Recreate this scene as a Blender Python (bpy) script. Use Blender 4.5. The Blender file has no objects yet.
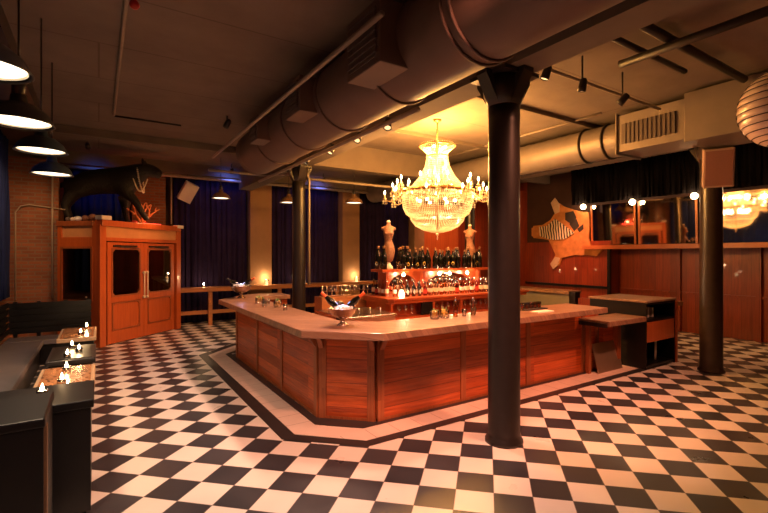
import bpy, bmesh, math, random
from math import sin, cos, pi, radians, sqrt
from mathutils import Vector, Matrix
random.seed(7)
COL = bpy.context.scene.collection
S2 = sqrt(.5)

# ------------------------------------------------------------------ materials
def newmat(name):
    m = bpy.data.materials.new(name); m.use_nodes = True
    nt = m.node_tree; b = nt.nodes['Principled BSDF']
    return m, nt, b
def setp(b, col=None, rough=.5, metal=0, spec=.5, trans=0, emit=None, es=0, coat=0, sheen=0, alpha=1, ior=None):
    if col is not None: b.inputs['Base Color'].default_value = (*col, 1)
    b.inputs['Roughness'].default_value = rough
    b.inputs['Metallic'].default_value = metal
    b.inputs['Specular IOR Level'].default_value = spec
    b.inputs['Transmission Weight'].default_value = trans
    b.inputs['Coat Weight'].default_value = coat
    b.inputs['Sheen Weight'].default_value = sheen
    b.inputs['Alpha'].default_value = alpha
    if ior: b.inputs['IOR'].default_value = ior
    if emit: b.inputs['Emission Color'].default_value = (*emit, 1); b.inputs['Emission Strength'].default_value = es
def plain(name, col, rough=.5, var=.25, scale=9, bump=0, **k):
    m, nt, b = newmat(name); setp(b, col, rough, **k)
    L = nt.links.new
    tc = nt.nodes.new('ShaderNodeTexCoord'); nz = nt.nodes.new('ShaderNodeTexNoise')
    nz.inputs['Scale'].default_value = scale; nz.inputs['Detail'].default_value = 4
    L(tc.outputs['Object'], nz.inputs['Vector'])
    mx = nt.nodes.new('ShaderNodeMix'); mx.data_type = 'RGBA'
    mx.inputs[6].default_value = (*[c*(1-var) for c in col], 1); mx.inputs[7].default_value = (*[min(1, c*(1+var)) for c in col], 1)
    L(nz.outputs['Fac'], mx.inputs[0]); L(mx.outputs[2], b.inputs['Base Color'])
    if bump:
        bp = nt.nodes.new('ShaderNodeBump'); bp.inputs['Strength'].default_value = bump; bp.inputs['Distance'].default_value = .02
        L(nz.outputs['Fac'], bp.inputs['Height']); L(bp.outputs[0], b.inputs['Normal'])
    return m
def math_n(nt, op, a, b=None, c=None):
    n = nt.nodes.new('ShaderNodeMath'); n.operation = op
    for i, v in enumerate((a, b, c)):
        if v is None: continue
        if isinstance(v, (int, float)): n.inputs[i].default_value = v
        else: nt.links.new(v, n.inputs[i])
    return n.outputs[0]
def mixc(nt, fac, a, b):
    n = nt.nodes.new('ShaderNodeMix'); n.data_type = 'RGBA'
    for i, v in ((0, fac), (6, a), (7, b)):
        if isinstance(v, (int, float)): n.inputs[i].default_value = v
        elif isinstance(v, tuple): n.inputs[i].default_value = (*v, 1)
        else: nt.links.new(v, n.inputs[i])
    return n.outputs[2]
def wood(name, c1, c2, along=(1, 0, 0), plank=(0, 0, 1), pw=.13, rough=.4, dark=.5, coat=0, seglen=1.1, gap=.03, stag=.37, vary=.5):
    """boards: 'along' gives the grain direction, 'plank' the direction across the boards"""
    m, nt, b = newmat(name); setp(b, c1, rough, coat=coat)
    L = nt.links.new
    tc = nt.nodes.new('ShaderNodeTexCoord')
    def dot(v):
        n = nt.nodes.new('ShaderNodeVectorMath'); n.operation = 'DOT_PRODUCT'
        L(tc.outputs['Object'], n.inputs[0]); n.inputs[1].default_value = v; return n.outputs['Value']
    a, p = dot(along), dot(plank)
    pr = math_n(nt, 'DIVIDE', p, pw); pi_ = math_n(nt, 'FLOOR', pr); pf = math_n(nt, 'FRACT', pr)
    seg = math_n(nt, 'FLOOR', math_n(nt, 'ADD', math_n(nt, 'DIVIDE', a, seglen), math_n(nt, 'MULTIPLY', pi_, stag)))
    cv = nt.nodes.new('ShaderNodeCombineXYZ'); L(pi_, cv.inputs[0]); L(seg, cv.inputs[1])
    wn = nt.nodes.new('ShaderNodeTexWhiteNoise'); L(cv.outputs[0], wn.inputs['Vector'])
    gv = nt.nodes.new('ShaderNodeCombineXYZ')
    L(math_n(nt, 'MULTIPLY', a, 2.2), gv.inputs[0]); L(math_n(nt, 'MULTIPLY', p, 34), gv.inputs[1])
    L(math_n(nt, 'MULTIPLY', wn.outputs['Value'], 9), gv.inputs[2])
    nz = nt.nodes.new('ShaderNodeTexNoise'); nz.inputs['Scale'].default_value = 1; nz.inputs['Detail'].default_value = 5
    nz.inputs['Roughness'].default_value = .6; L(gv.outputs[0], nz.inputs['Vector'])
    g = math_n(nt, 'MULTIPLY_ADD', nz.outputs['Fac'], 3.4, -1.2)
    f = math_n(nt, 'ADD', math_n(nt, 'MULTIPLY', g, 1-vary), math_n(nt, 'MULTIPLY', wn.outputs['Value'], vary))
    f.node.use_clamp = True
    c = mixc(nt, f, c1, c2)
    d = math_n(nt, 'GREATER_THAN', wn.outputs['Value'], .80)
    c = mixc(nt, math_n(nt, 'MULTIPLY', d, dark), c, tuple(x*.22+.004 for x in c1))
    e = math_n(nt, 'LESS_THAN', pf, gap)
    c = mixc(nt, math_n(nt, 'MULTIPLY', e, .8), c, (.01, .004, .002))
    L(c, b.inputs['Base Color'])
    bp = nt.nodes.new('ShaderNodeBump'); bp.inputs['Strength'].default_value = .25; bp.inputs['Distance'].default_value = .01
    L(nz.outputs['Fac'], bp.inputs['Height']); L(bp.outputs[0], b.inputs['Normal'])
    return m
def checker():
    m, nt, b = newmat('checkered_tile'); setp(b, (.5, .5, .5), .3)
    L = nt.links.new; s = .3048
    tc = nt.nodes.new('ShaderNodeTexCoord'); sp = nt.nodes.new('ShaderNodeSeparateXYZ'); L(tc.outputs['Object'], sp.inputs[0])
    x, y = sp.outputs[0], sp.outputs[1]
    tx = math_n(nt, 'MULTIPLY', math_n(nt, 'SUBTRACT', x, y), S2/s)
    ty = math_n(nt, 'MULTIPLY', math_n(nt, 'ADD', x, y), S2/s)
    c = math_n(nt, 'ADD', tx, .8134); r = math_n(nt, 'SUBTRACT', 13.193+40, ty); c = math_n(nt, 'ADD', c, 60)
    ci, ri = math_n(nt, 'FLOOR', c), math_n(nt, 'FLOOR', r)
    par = math_n(nt, 'MODULO', math_n(nt, 'ADD', ci, ri), 2)
    par = math_n(nt, 'GREATER_THAN', par, .5)
    cf, rf = math_n(nt, 'FRACT', c), math_n(nt, 'FRACT', r)
    ed = math_n(nt, 'MINIMUM', math_n(nt, 'MINIMUM', cf, math_n(nt, 'SUBTRACT', 1, cf)), math_n(nt, 'MINIMUM', rf, math_n(nt, 'SUBTRACT', 1, rf)))
    gr = math_n(nt, 'LESS_THAN', ed, .012)
    cv = nt.nodes.new('ShaderNodeCombineXYZ'); L(ci, cv.inputs[0]); L(ri, cv.inputs[1])
    wn = nt.nodes.new('ShaderNodeTexWhiteNoise'); L(cv.outputs[0], wn.inputs['Vector'])
    nz = nt.nodes.new('ShaderNodeTexNoise'); nz.inputs['Scale'].default_value = 2.2; nz.inputs['Detail'].default_value = 6; L(tc.outputs['Object'], nz.inputs['Vector'])
    v = math_n(nt, 'ADD', math_n(nt, 'MULTIPLY', wn.outputs['Value'], .4), math_n(nt, 'MULTIPLY', nz.outputs['Fac'], .6))
    lt = mixc(nt, v, (.74, .66, .60), (.92, .85, .78)); dk = mixc(nt, v, (.014, .015, .022), (.075, .072, .082))
    col = mixc(nt, par, dk, lt); col = mixc(nt, math_n(nt, 'MULTIPLY', gr, .6), col, (.12, .09, .07))
    L(col, b.inputs['Base Color'])
    L(math_n(nt, 'MULTIPLY_ADD', nz.outputs['Fac'], .35, .16), b.inputs['Roughness'])
    return m
def brickmat(name, c1, c2, mortar, scale=1, axis='xz', bw=.22, bh=.075, ms=.012, grime=.7):
    m, nt, b = newmat(name); setp(b, c1, .85)
    L = nt.links.new
    tc = nt.nodes.new('ShaderNodeTexCoord'); sp = nt.nodes.new('ShaderNodeSeparateXYZ'); L(tc.outputs['Object'], sp.inputs[0])
    cb = nt.nodes.new('ShaderNodeCombineXYZ')
    if axis == 'xz': L(math_n(nt, 'ADD', sp.outputs[0], sp.outputs[1]), cb.inputs[0]); L(sp.outputs[2], cb.inputs[1])
    else: L(math_n(nt, 'ADD', sp.outputs[0], sp.outputs[1]), cb.inputs[0]); L(math_n(nt, 'SUBTRACT', sp.outputs[0], sp.outputs[1]), cb.inputs[1])
    br = nt.nodes.new('ShaderNodeTexBrick'); L(cb.outputs[0], br.inputs['Vector'])
    br.inputs['Color1'].default_value = (*c1, 1); br.inputs['Color2'].default_value = (*c2, 1); br.inputs['Mortar'].default_value = (*mortar, 1)
    br.inputs['Scale'].default_value = 1; br.inputs['Brick Width'].default_value = bw; br.inputs['Row Height'].default_value = bh; br.inputs['Mortar Size'].default_value = ms
    nz = nt.nodes.new('ShaderNodeTexNoise'); nz.inputs['Scale'].default_value = 3; nz.inputs['Detail'].default_value = 6; L(tc.outputs['Object'], nz.inputs['Vector'])
    c = mixc(nt, math_n(nt, 'MULTIPLY', nz.outputs['Fac'], grime), br.outputs['Color'], (c2[0]*.35, c2[1]*.4, c2[2]*.4))
    L(c, b.inputs['Base Color'])
    bp = nt.nodes.new('ShaderNodeBump'); bp.inputs['Strength'].default_value = .6; bp.inputs['Distance'].default_value = .01; bp.invert = True
    L(br.outputs['Fac'], bp.inputs['Height']); L(bp.outputs[0], b.inputs['Normal'])
    return m
def ceilingmat():
    m, nt, b = newmat('ceiling_plaster'); setp(b, (.3, .27, .24), .9)
    L = nt.links.new; tc = nt.nodes.new('ShaderNodeTexCoord')
    nz = nt.nodes.new('ShaderNodeTexNoise'); nz.inputs['Scale'].default_value = .9; nz.inputs['Detail'].default_value = 8; nz.inputs['Roughness'].default_value = .65
    L(tc.outputs['Object'], nz.inputs['Vector'])
    br = nt.nodes.new('ShaderNodeTexBrick'); L(tc.outputs['Object'], br.inputs['Vector'])
    for k in ('Color1', 'Color2'): br.inputs[k].default_value = (1, 1, 1, 1)
    br.inputs['Mortar'].default_value = (.6, .56, .52, 1); br.inputs['Scale'].default_value = 1; br.inputs['Brick Width'].default_value = 7.3; br.inputs['Row Height'].default_value = 1.25; br.inputs['Mortar Size'].default_value = .012
    c = mixc(nt, nz.outputs['Fac'], (.09, .068, .058), (.26, .21, .175))
    mx = nt.nodes.new('ShaderNodeMix'); mx.data_type = 'RGBA'; mx.blend_type = 'MULTIPLY'; mx.inputs[0].default_value = .8
    L(c, mx.inputs[6]); L(br.outputs['Color'], mx.inputs[7]); L(mx.outputs[2], b.inputs['Base Color'])
    bp = nt.nodes.new('ShaderNodeBump'); bp.inputs['Strength'].default_value = .4; bp.inputs['Distance'].default_value = .03
    L(nz.outputs['Fac'], bp.inputs['Height']); L(bp.outputs[0], b.inputs['Normal'])
    return m
def ornate(name):
    m, nt, b = newmat(name); setp(b, (.2, .1, .05), .25, coat=.6)
    L = nt.links.new; tc = nt.nodes.new('ShaderNodeTexCoord')
    vo = nt.nodes.new('ShaderNodeTexVoronoi'); vo.inputs['Scale'].default_value = 24; L(tc.outputs['Object'], vo.inputs['Vector'])
    nz = nt.nodes.new('ShaderNodeTexNoise'); nz.inputs['Scale'].default_value = 5; L(tc.outputs['Object'], nz.inputs['Vector'])
    f = math_n(nt, 'GREATER_THAN', math_n(nt, 'ADD', vo.outputs['Distance'], math_n(nt, 'MULTIPLY', nz.outputs['Fac'], .6)), .62)
    L(mixc(nt, f, (.02, .015, .012), (.42, .19, .09)), b.inputs['Base Color'])
    return m
M = {}
M['floor'] = checker()
M['ceiling'] = ceilingmat()
M['brick'] = brickmat('red_brick', (.33, .11, .05), (.2, .065, .035), (.22, .15, .10))
def bordertile():
    m, nt, b = newmat('pink_border_tile'); setp(b, (.8, .6, .5), .35)
    L = nt.links.new; tc = nt.nodes.new('ShaderNodeTexCoord'); sp = nt.nodes.new('ShaderNodeSeparateXYZ'); L(tc.outputs['Object'], sp.inputs[0])
    fx = math_n(nt, 'LESS_THAN', math_n(nt, 'FRACT', math_n(nt, 'DIVIDE', sp.outputs[0], .3048)), .03)
    fy = math_n(nt, 'LESS_THAN', math_n(nt, 'FRACT', math_n(nt, 'DIVIDE', sp.outputs[1], .3048)), .03)
    g = math_n(nt, 'ADD', math_n(nt, 'MULTIPLY', fx, math_n(nt, 'LESS_THAN', sp.outputs[1], 4.3)), math_n(nt, 'MULTIPLY', fy, math_n(nt, 'GREATER_THAN', sp.outputs[1], 4.85)))
    nz = nt.nodes.new('ShaderNodeTexNoise'); nz.inputs['Scale'].default_value = 3; nz.inputs['Detail'].default_value = 5; L(tc.outputs['Object'], nz.inputs['Vector'])
    c = mixc(nt, nz.outputs['Fac'], (.70, .53, .44), (.92, .76, .66)); L(mixc(nt, math_n(nt, 'MULTIPLY', g, .6), c, (.25, .16, .12)), b.inputs['Base Color']); return m
M['pink_tile'] = bordertile()
M['black_tile'] = plain('black_border_tile', (.03, .028, .03), .35, .3, 6)
M['wall_dark'] = plain('dark_wall_paint', (.05, .02, .015), .8, .3, 3)
M['bar_wood'] = wood('bar_panel_wood', (.22, .030, .006), (.72, .145, .028), (.9, -1.1, 0), (0, 0, 1), .142, .36, .55, .2, 1.27, .035, 0, .58)
M['stile_wood'] = wood('bar_stile_wood', (.22, .055, .018), (.40, .12, .04), (0, 0, 1), (1, -1, 0), .3, .4, .2, gap=0)
M['top_wood'] = wood('butcher_block', (.20, .10, .06), (.36, .205, .13), (.9, -1.1, .05), (.75, .66, .5), .055, .38, .35, .2, 1.6, .02)
M['transom_wood'] = plain('varnished_light_panel', (.62, .30, .13), .18, .15, 5, coat=.8)
M['booth_wood'] = wood('vestibule_wood', (.40, .075, .014), (.56, .13, .03), (0, 0, 1), (1, 1, 0), .9, .35, .1, .3, 9, 0)
M['panel_wood'] = wood('wall_panel_wood', (.15, .018, .006), (.34, .052, .012), (0, 0, 1), (.3, 1, 0), .19, .38, .3, .25, 9, .03)
M['panel_wood_x'] = wood('back_panel_wood', (.42, .09, .018), (.58, .15, .035), (0, 0, 1), (1, .3, 0), .22, .38, .2, .25, 9, .02)
M['rail_wood'] = wood('rail_wood', (.32, .12, .045), (.5, .22, .09), (1, .7, 0), (0, .7, 1), .6, .4, .1, .2, 3, 0)
M['red_wood'] = wood('back_bar_wood', (.34, .06, .015), (.5, .11, .03), (1, .7, 0), (0, .7, 1), .4, .35, .1, .3, 3, 0)
M['trim_wood'] = wood('sill_wood', (.36, .09, .025), (.5, .15, .045), (.2, 1, 0), (0, 0, 1), .4, .35, .1, .3, 3, 0)
M['black_wood'] = plain('black_painted_wood', (.005, .0045, .005), .38, .3, 8, spec=.35)
M['brown_edge'] = plain('worn_brown_edge', (.14, .07, .03), .5, .3, 20)
M['grey_seat'] = plain('grey_seat_vinyl', (.16, .14, .14), .5, .15, 6)
M['grey_panel'] = plain('grey_green_panel', (.22, .2, .15), .5, .15, 6)
M['iron'] = plain('black_painted_iron', (.018, .014, .014), .38, .3, 12)
M['iron_brown'] = plain('dark_brown_painted_iron', (.05, .035, .028), .3, .3, 12)
M['duct'] = plain('galvanised_duct', (.22, .185, .165), .5, .15, 4, metal=.35)
M['duct_brown'] = plain('dusty_brown_duct', (.13, .085, .072), .6, .2, 4)
M['duct_dark'] = plain('duct_grille', (.1, .075, .07), .6, .2, 40)
M['pipe'] = plain('painted_pipe', (.30, .25, .2), .5, .2, 9)
M['pipe_dark'] = plain('dark_pipe', (.02, .015, .012), .5, .3, 9)
M['beam'] = plain('beam_plaster', (.15, .118, .095), .85, .25, 3, bump=.3)
M['pillar'] = plain('tan_pillar_plaster', (.30, .17, .085), .8, .2, 3, bump=.2)
M['curtain'] = plain('aubergine_velvet', (.022, .014, .046), .95, .3, 5, spec=.08)
M['curtain_blue'] = plain('navy_velvet', (.012, .022, .10), .9, .3, 5, spec=.1)
M['curtain_black'] = plain('black_velvet', (.004, .003, .004), .95, .3, 5, spec=.1)
M['shade_dark'] = plain('black_enamel', (.02, .018, .016), .35, .2, 5)
M['shade_brown'] = plain('brown_enamel', (.20, .11, .06), .4, .2, 5)
M['shade_blue'] = plain('blue_black_enamel', (.03, .05, .08), .3, .2, 5)
M['shade_in'] = plain('white_enamel', (.85, .8, .7), .4, .03, 5)
M['chrome'] = plain('steel', (.6, .56, .52), .25, .1, 5, metal=1)
M['brass'] = plain('brass', (.9, .68, .38), .3, .1, 5, metal=1)
M['bronze'] = plain('bronze_band', (.25, .13, .05), .35, .2, 9, metal=.8)
M['silver'] = plain('tarnished_silver', (.42, .30, .24), .25, .2, 9, metal=.9)
M['white'] = plain('white_plaster', (.75, .66, .58), .6, .08, 20)
M['peach'] = plain('peach_beaded_fabric', (.27, .125, .08), .5, .6, 45, bump=.6)
M['paper'] = plain('white_paper', (.8, .74, .66), .7, .04, 30)
M['fur'] = plain('black_fur', (.009, .007, .007), .7, .4, 30, bump=.8)
M['pearl'] = plain('cream_beads', (.75, .62, .45), .35, .1, 40)
M['coral'] = plain('orange_antler', (.55, .17, .06), .5, .2, 20)
M['red'] = plain('red_enamel', (.5, .03, .02), .4, .1, 20)
M['green'] = plain('leaf_green', (.12, .22, .05), .6, .3, 30)
M['lime'] = plain('citrus_peel', (.65, .42, .07), .5, .3, 30)
M['bottle_dark'] = plain('dark_green_glass', (.006, .006, .004), .08, .2, 9, coat=1)
M['foil'] = plain('gold_foil', (.30, .15, .08), .35, .3, 40, metal=.5)
M['label_cream'] = plain('cream_label', (.78, .68, .5), .6, .05, 40)
M['label_white'] = plain('white_diamond_label', (.9, .87, .82), .6, .02, 40)
M['label_red'] = plain('red_label', (.55, .05, .03), .6, .05, 40)
M['cap'] = plain('black_cap', (.03, .03, .03), .4, .2, 40)
M['cork_red'] = plain('orange_foil', (.7, .12, .03), .35, .1, 40, metal=.2)
M['ice'] = plain('crushed_ice', (.85, .86, .9), .2, .1, 60, bump=.6)
M['black_rubber'] = plain('black_rubber', (.02, .018, .018), .7, .2, 30)
M['cloth_white'] = plain('folded_linen', (.8, .72, .62), .8, .05, 20)
M['speaker_beige'] = plain('pinkish_speaker_paint', (.5, .33, .27), .55, .06, 8)
M['speaker_grey'] = plain('light_grey_speaker_paint', (.62, .58, .55), .6, .06, 8)
M['speaker_grille'] = plain('speaker_grille_cloth', (.30, .14, .12), .7, .35, 90)
M['ornate'] = ornate('inlaid_table_top')
M['table_frame'] = plain('pale_carved_edge', (.5, .33, .2), .4, .35, 40)
M['hide'] = plain('brown_animal_hide', (.50, .19, .05), .75, .45, 7, bump=.6)
M['hide_dark'] = plain('dark_hide_patch', (.03, .02, .015), .8, .4, 9)
M['cream_fur'] = plain('cream_ear_fur', (.6, .42, .28), .8, .2, 20)
M['steel_sheet'] = plain('brushed_steel_sheet', (.6, .45, .32), .3, .15, 3, metal=.8)
def zebramat():
    m, nt, b = newmat('zebra_stripes'); setp(b, (.5, .5, .5), .8)
    L = nt.links.new; tc = nt.nodes.new('ShaderNodeTexCoord')
    w = nt.nodes.new('ShaderNodeTexWave'); w.inputs['Scale'].default_value = 3.4; w.inputs['Distortion'].default_value = 3.0; w.inputs['Detail'].default_value = 1
    w.inputs['Detail Scale'].default_value = 1.2
    mp = nt.nodes.new('ShaderNodeMapping'); mp.inputs['Rotation'].default_value = (.12, 0, pi/2); L(tc.outputs['Object'], mp.inputs['Vector']); L(mp.outputs[0], w.inputs['Vector'])
    L(mixc(nt, math_n(nt, 'GREATER_THAN', w.outputs['Fac'], .45), (.02, .015, .012), (.74, .60, .42)), b.inputs['Base Color'])
    return m
M['zebra'] = zebramat()
def glass(name, col=(1, 1, 1), rough=.02, dens=.0):
    m = bpy.data.materials.new(name); m.use_nodes = True; nt = m.node_tree
    for n in list(nt.nodes): nt.nodes.remove(n)
    o = nt.nodes.new('ShaderNodeOutputMaterial'); t = nt.nodes.new('ShaderNodeBsdfTransparent'); g = nt.nodes.new('ShaderNodeBsdfGlossy')
    t.inputs['Color'].default_value = (*col, 1); g.inputs['Roughness'].default_value = rough
    fr = nt.nodes.new('ShaderNodeFresnel'); fr.inputs['IOR'].default_value = 1.5
    a = math_n(nt, 'MULTIPLY_ADD', fr.outputs[0], .9, dens)
    mx = nt.nodes.new('ShaderNodeMixShader'); nt.links.new(a, mx.inputs[0]); nt.links.new(t.outputs[0], mx.inputs[1]); nt.links.new(g.outputs[0], mx.inputs[2])
    nt.links.new(mx.outputs[0], o.inputs[0]); return m
M['glass'] = glass('clear_glass', (.93, .93, .93), .03, .05)
M['glass_rim'] = glass('bright_glass', (.9, .82, .75), .12, .32)
M['glass_amber'] = glass('amber_glass', (.85, .45, .15), .05, .08)
M['glass_pink'] = glass('pale_spirit_glass', (.92, .74, .62), .05, .10)
M['glass_red'] = glass('red_spirit_glass', (.7, .12, .06), .05, .08)
M['pane'] = glass('door_glass', (.32, .34, .38), .02, .12)
M['paneclear'] = glass('transom_glass', (.8, .7, .6), .1, .2)
def crystal():
    m = bpy.data.materials.new('cut_crystal_beads'); m.use_nodes = True; nt = m.node_tree
    for n in list(nt.nodes): nt.nodes.remove(n)
    N = nt.nodes.new; L = nt.links.new
    o = N('ShaderNodeOutputMaterial'); d = N('ShaderNodeBsdfDiffuse'); t = N('ShaderNodeBsdfTranslucent'); g = N('ShaderNodeBsdfGlossy')
    d.inputs['Color'].default_value = (.9, .84, .70, 1); t.inputs['Color'].default_value = (.95, .88, .72, 1); g.inputs['Roughness'].default_value = .12
    a = N('ShaderNodeMixShader'); a.inputs[0].default_value = .6; L(d.outputs[0], a.inputs[1]); L(t.outputs[0], a.inputs[2])
    b = N('ShaderNodeMixShader'); b.inputs[0].default_value = .22; L(a.outputs[0], b.inputs[1]); L(g.outputs[0], b.inputs[2])
    L(b.outputs[0], o.inputs[0]); return m
M['crystal'] = crystal()
def lampmat(name, col, s):
    m, nt, b = newmat(name); setp(b, col, .5, emit=col, es=s); return m
M['bulb'] = lampmat('candle_bulb_glow', (1, .78, .42), 14)
M['globe'] = lampmat('globe_bulb_glow', (1, .72, .38), 16)
M['flame'] = lampmat('candle_flame', (1, .70, .36), 60)
M['diffuser'] = lampmat('lamp_diffuser', (1, .84, .6), 2.6)
M['spot_face'] = lampmat('spot_lens', (1, .7, .35), 1.2)
M['red_led'] = lampmat('red_led', (1, .06, .03), 3)
M['blue_led'] = lampmat('blue_white_led', (.5, .5, 1), 5)
mm, _nt, _b = newmat('mirror_glass'); setp(_b, (.8, .7, .58), .04, metal=1); M['mirror'] = mm
mm, _nt, _b = newmat('pleated_lantern_paper'); setp(_b, (.95, .76, .68), .3, coat=.4); _b.inputs['Subsurface Weight'].default_value = 0; M['lantern'] = mm

# ------------------------------------------------------------------ mesh builder
class MB:
    def __init__(s): s.v = []; s.f = []; s.sm = []; s.mi = []; s.cur = 0
    def add(s, vs, fs, smooth=False):
        n = len(s.v); s.v += [tuple(p) for p in vs]; s.f += [tuple(i+n for i in f) for f in fs]
        s.sm += [smooth]*len(fs); s.mi += [s.cur]*len(fs); return s
    def box(s, x0, x1, y0, y1, z0, z1, M4=None):
        vs = [(x, y, z) for z in (z0, z1) for y in (y0, y1) for x in (x0, x1)]
        if M4: vs = [M4 @ Vector(v) for v in vs]
        return s.add(vs, [(0, 2, 3, 1), (4, 5, 7, 6), (0, 1, 5, 4), (2, 6, 7, 3), (1, 3, 7, 5), (0, 4, 6, 2)])
    def prism(s, poly, z0, z1):
        a = sum(poly[i][0]*poly[(i+1) % len(poly)][1]-poly[(i+1) % len(poly)][0]*poly[i][1] for i in range(len(poly)))
        if a < 0: poly = poly[::-1]
        n = len(poly)
        return s.add([(*p, z0) for p in poly]+[(*p, z1) for p in poly],
                     [tuple(range(n))[::-1], tuple(range(n, 2*n))]+[(i, (i+1) % n, n+(i+1) % n, n+i) for i in range(n)])
    def loft(s, rings, seg=20, caps=True, smooth=True):
        """rings: (cx,cy,z,rx,ry)"""
        vs = []
        for cx, cy, z, rx, ry in rings:
            vs += [(cx+rx*cos(2*pi*i/seg), cy+ry*sin(2*pi*i/seg), z) for i in range(seg)]
        fs = [(k*seg+i, k*seg+(i+1) % seg, (k+1)*seg+(i+1) % seg, (k+1)*seg+i) for k in range(len(rings)-1) for i in range(seg)]
        s.add(vs, fs, smooth)
        if caps:
            n = len(s.v)-len(vs)
            s.f += [tuple(n+i for i in range(seg))[::-1], tuple(n+(len(rings)-1)*seg+i for i in range(seg))]; s.sm += [False]*2; s.mi += [s.cur]*2
        return s
    def lathe(s, prof, c=(0, 0, 0), seg=20, caps=True, smooth=True):
        return s.loft([(c[0], c[1], c[2]+z, r, r) for r, z in prof], seg, caps, smooth)
    def tube(s, pts, r, seg=8, smooth=True):
        pts = [Vector(p) for p in pts]; rr = r if isinstance(r, (list, tuple)) else [r]*len(pts)
        vs = []; up = None
        for i, p in enumerate(pts):
            t = (pts[min(i+1, len(pts)-1)]-pts[max(i-1, 0)]).normalized()
            if up is None: up = t.orthogonal().normalized()
            else: up = (up-t*up.dot(t)).normalized()
            w = t.cross(up)
            vs += [p+(up*cos(2*pi*k/seg)+w*sin(2*pi*k/seg))*rr[i] for k in range(seg)]
        fs = [(k*seg+i, k*seg+(i+1) % seg, (k+1)*seg+(i+1) % seg, (k+1)*seg+i) for k in range(len(pts)-1) for i in range(seg)]
        n = len(pts)
        return s.add(vs, fs+[tuple(range(seg))[::-1], tuple((n-1)*seg+i for i in range(seg))], smooth)
    def ball(s, c, r, seg=12, rings=7, sq=(1, 1, 1)):
        prof = [(max(.001, sin(pi*k/rings)), -cos(pi*k/rings)) for k in range(rings+1)]
        return s.loft([(c[0], c[1], c[2]+z*r*sq[2], a*r*sq[0], a*r*sq[1]) for a, z in prof], seg)
    def octa(s, c, r, h):
        x, y, z = c
        return s.add([(x+r, y, z), (x, y+r, z), (x-r, y, z), (x, y-r, z), (x, y, z+h), (x, y, z-h)],
                     [(0, 1, 4), (1, 2, 4), (2, 3, 4), (3, 0, 4), (1, 0, 5), (2, 1, 5), (3, 2, 5), (0, 3, 5)])
    def build(s, name, mat, parent=None, bevel=0, loc=None, rot=None):
        me = bpy.data.meshes.new(name); me.from_pydata(s.v, [], s.f)
        for m in (mat if isinstance(mat, list) else [mat]): me.materials.append(M[m] if isinstance(m, str) else m)
        me.polygons.foreach_set('use_smooth', s.sm); me.polygons.foreach_set('material_index', s.mi); me.update()
        o = bpy.data.objects.new(name, me); COL.objects.link(o)
        if parent: o.parent = parent
        if loc: o.location = loc
        if rot: o.rotation_euler = rot
        if bevel:
            b = o.modifiers.new('bevel', 'BEVEL'); b.width = bevel; b.segments = 2; b.limit_method = 'ANGLE'; b.angle_limit = radians(40)
        return o
def tag(o, label=None, cat=None, group=None, kind=None):
    if label: o['label'] = label
    if cat: o['category'] = cat
    if group: o['group'] = group
    if kind: o['kind'] = kind
    return o
def thing(name, label, cat, loc=(0, 0, 0), rz=0, group=None):
    o = bpy.data.objects.new(name, None); COL.objects.link(o); o.location = loc; o.rotation_euler = (0, 0, rz); o.empty_display_size = .1
    return tag(o, label, cat, group)
def dup(root, loc, rz=0, label=None, group=None):
    r = root.copy(); COL.objects.link(r); r.location = loc; r.rotation_euler = (0, 0, rz)
    if label: r['label'] = label
    if group: r['group'] = group
    def rec(a, b):
        for ch in list(a.children):
            c = ch.copy(); COL.objects.link(c); c.parent = b; rec(ch, c)
    rec(root, r); return r
def struct(name, mb, mat, parent=None, bevel=0):
    o = mb.build(name, mat, parent, bevel); 
    if not parent: o['kind'] = 'structure'
    return o
def light(kind, name, loc, power, col=(1, .6, .3), size=.05, target=None, angle=60, blend=1.0):
    l = bpy.data.lights.new(name, kind); l.energy = power; l.color = col
    if kind in ('POINT', 'SPOT'): l.shadow_soft_size = size
    if kind == 'SPOT': l.spot_size = radians(angle); l.spot_blend = blend
    o = bpy.data.objects.new(name, l); COL.objects.link(o); o.location = loc
    if target: o.rotation_euler = (Vector(target)-Vector(loc)).to_track_quat('-Z', 'Y').to_euler()
    return o
ORD = ['first', 'second', 'third', 'fourth', 'fifth', 'sixth', 'seventh', 'eighth', 'ninth', 'tenth', 'eleventh', 'twelfth', 'thirteenth', 'fourteenth',
       'fifteenth', 'sixteenth', 'seventeenth', 'eighteenth', 'nineteenth', 'twentieth', 'twenty-first', 'twenty-second', 'twenty-third', 'twenty-fourth']
CEIL = 4.4
WARM = (1, .53, .36); AMBER = (1, .52, .14); REDW = (1, .34, .18)

# ------------------------------------------------------------------ room
struct('floor', MB().box(-1.9, 12.4, -3.2, 14.1, -.1, 0), 'floor')
struct('ceiling', MB().box(-1.9, 12.4, -3.2, 14.1, CEIL, CEIL+.12), 'ceiling')
struct('wall_back', MB().box(-1.9, 12.4, 13.95, 14.1, 0, CEIL), 'wall_dark')
struct('wall_left', MB().box(-1.9, -1.7, -3.2, 13.95, 0, CEIL), 'brick')
struct('wall_right', MB().box(12.2, 12.4, -3.2, 13.95, 0, CEIL), 'panel_wood')
struct('wall_front', MB().box(-1.7, 12.2, -3.2, -3.05, 0, CEIL), 'brick')
# brick piers
struct('trim_1', MB().box(-1.7, -.72, 12.0, 13.9, 0, 3.95), 'brick')
struct('trim_2', MB().box(.72, 1.5, 13.5, 13.95, 0, 4.1), 'brick')
# tan pillars between the curtains
for n, (x0, x1) in enumerate(((3.74, 4.38), (6.78, 7.42), (9.75, 10.2))):
    struct('trim_%d' % (n+3), MB().box(x0, x1, 13.45, 13.95, 0, 4.1), 'pillar')
# orange wood panel on the back wall, right of the curtains
struct('trim_6', MB().box(10.25, 12.2, 13.8, 13.95, 0, 3.9), 'panel_wood_x')
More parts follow.
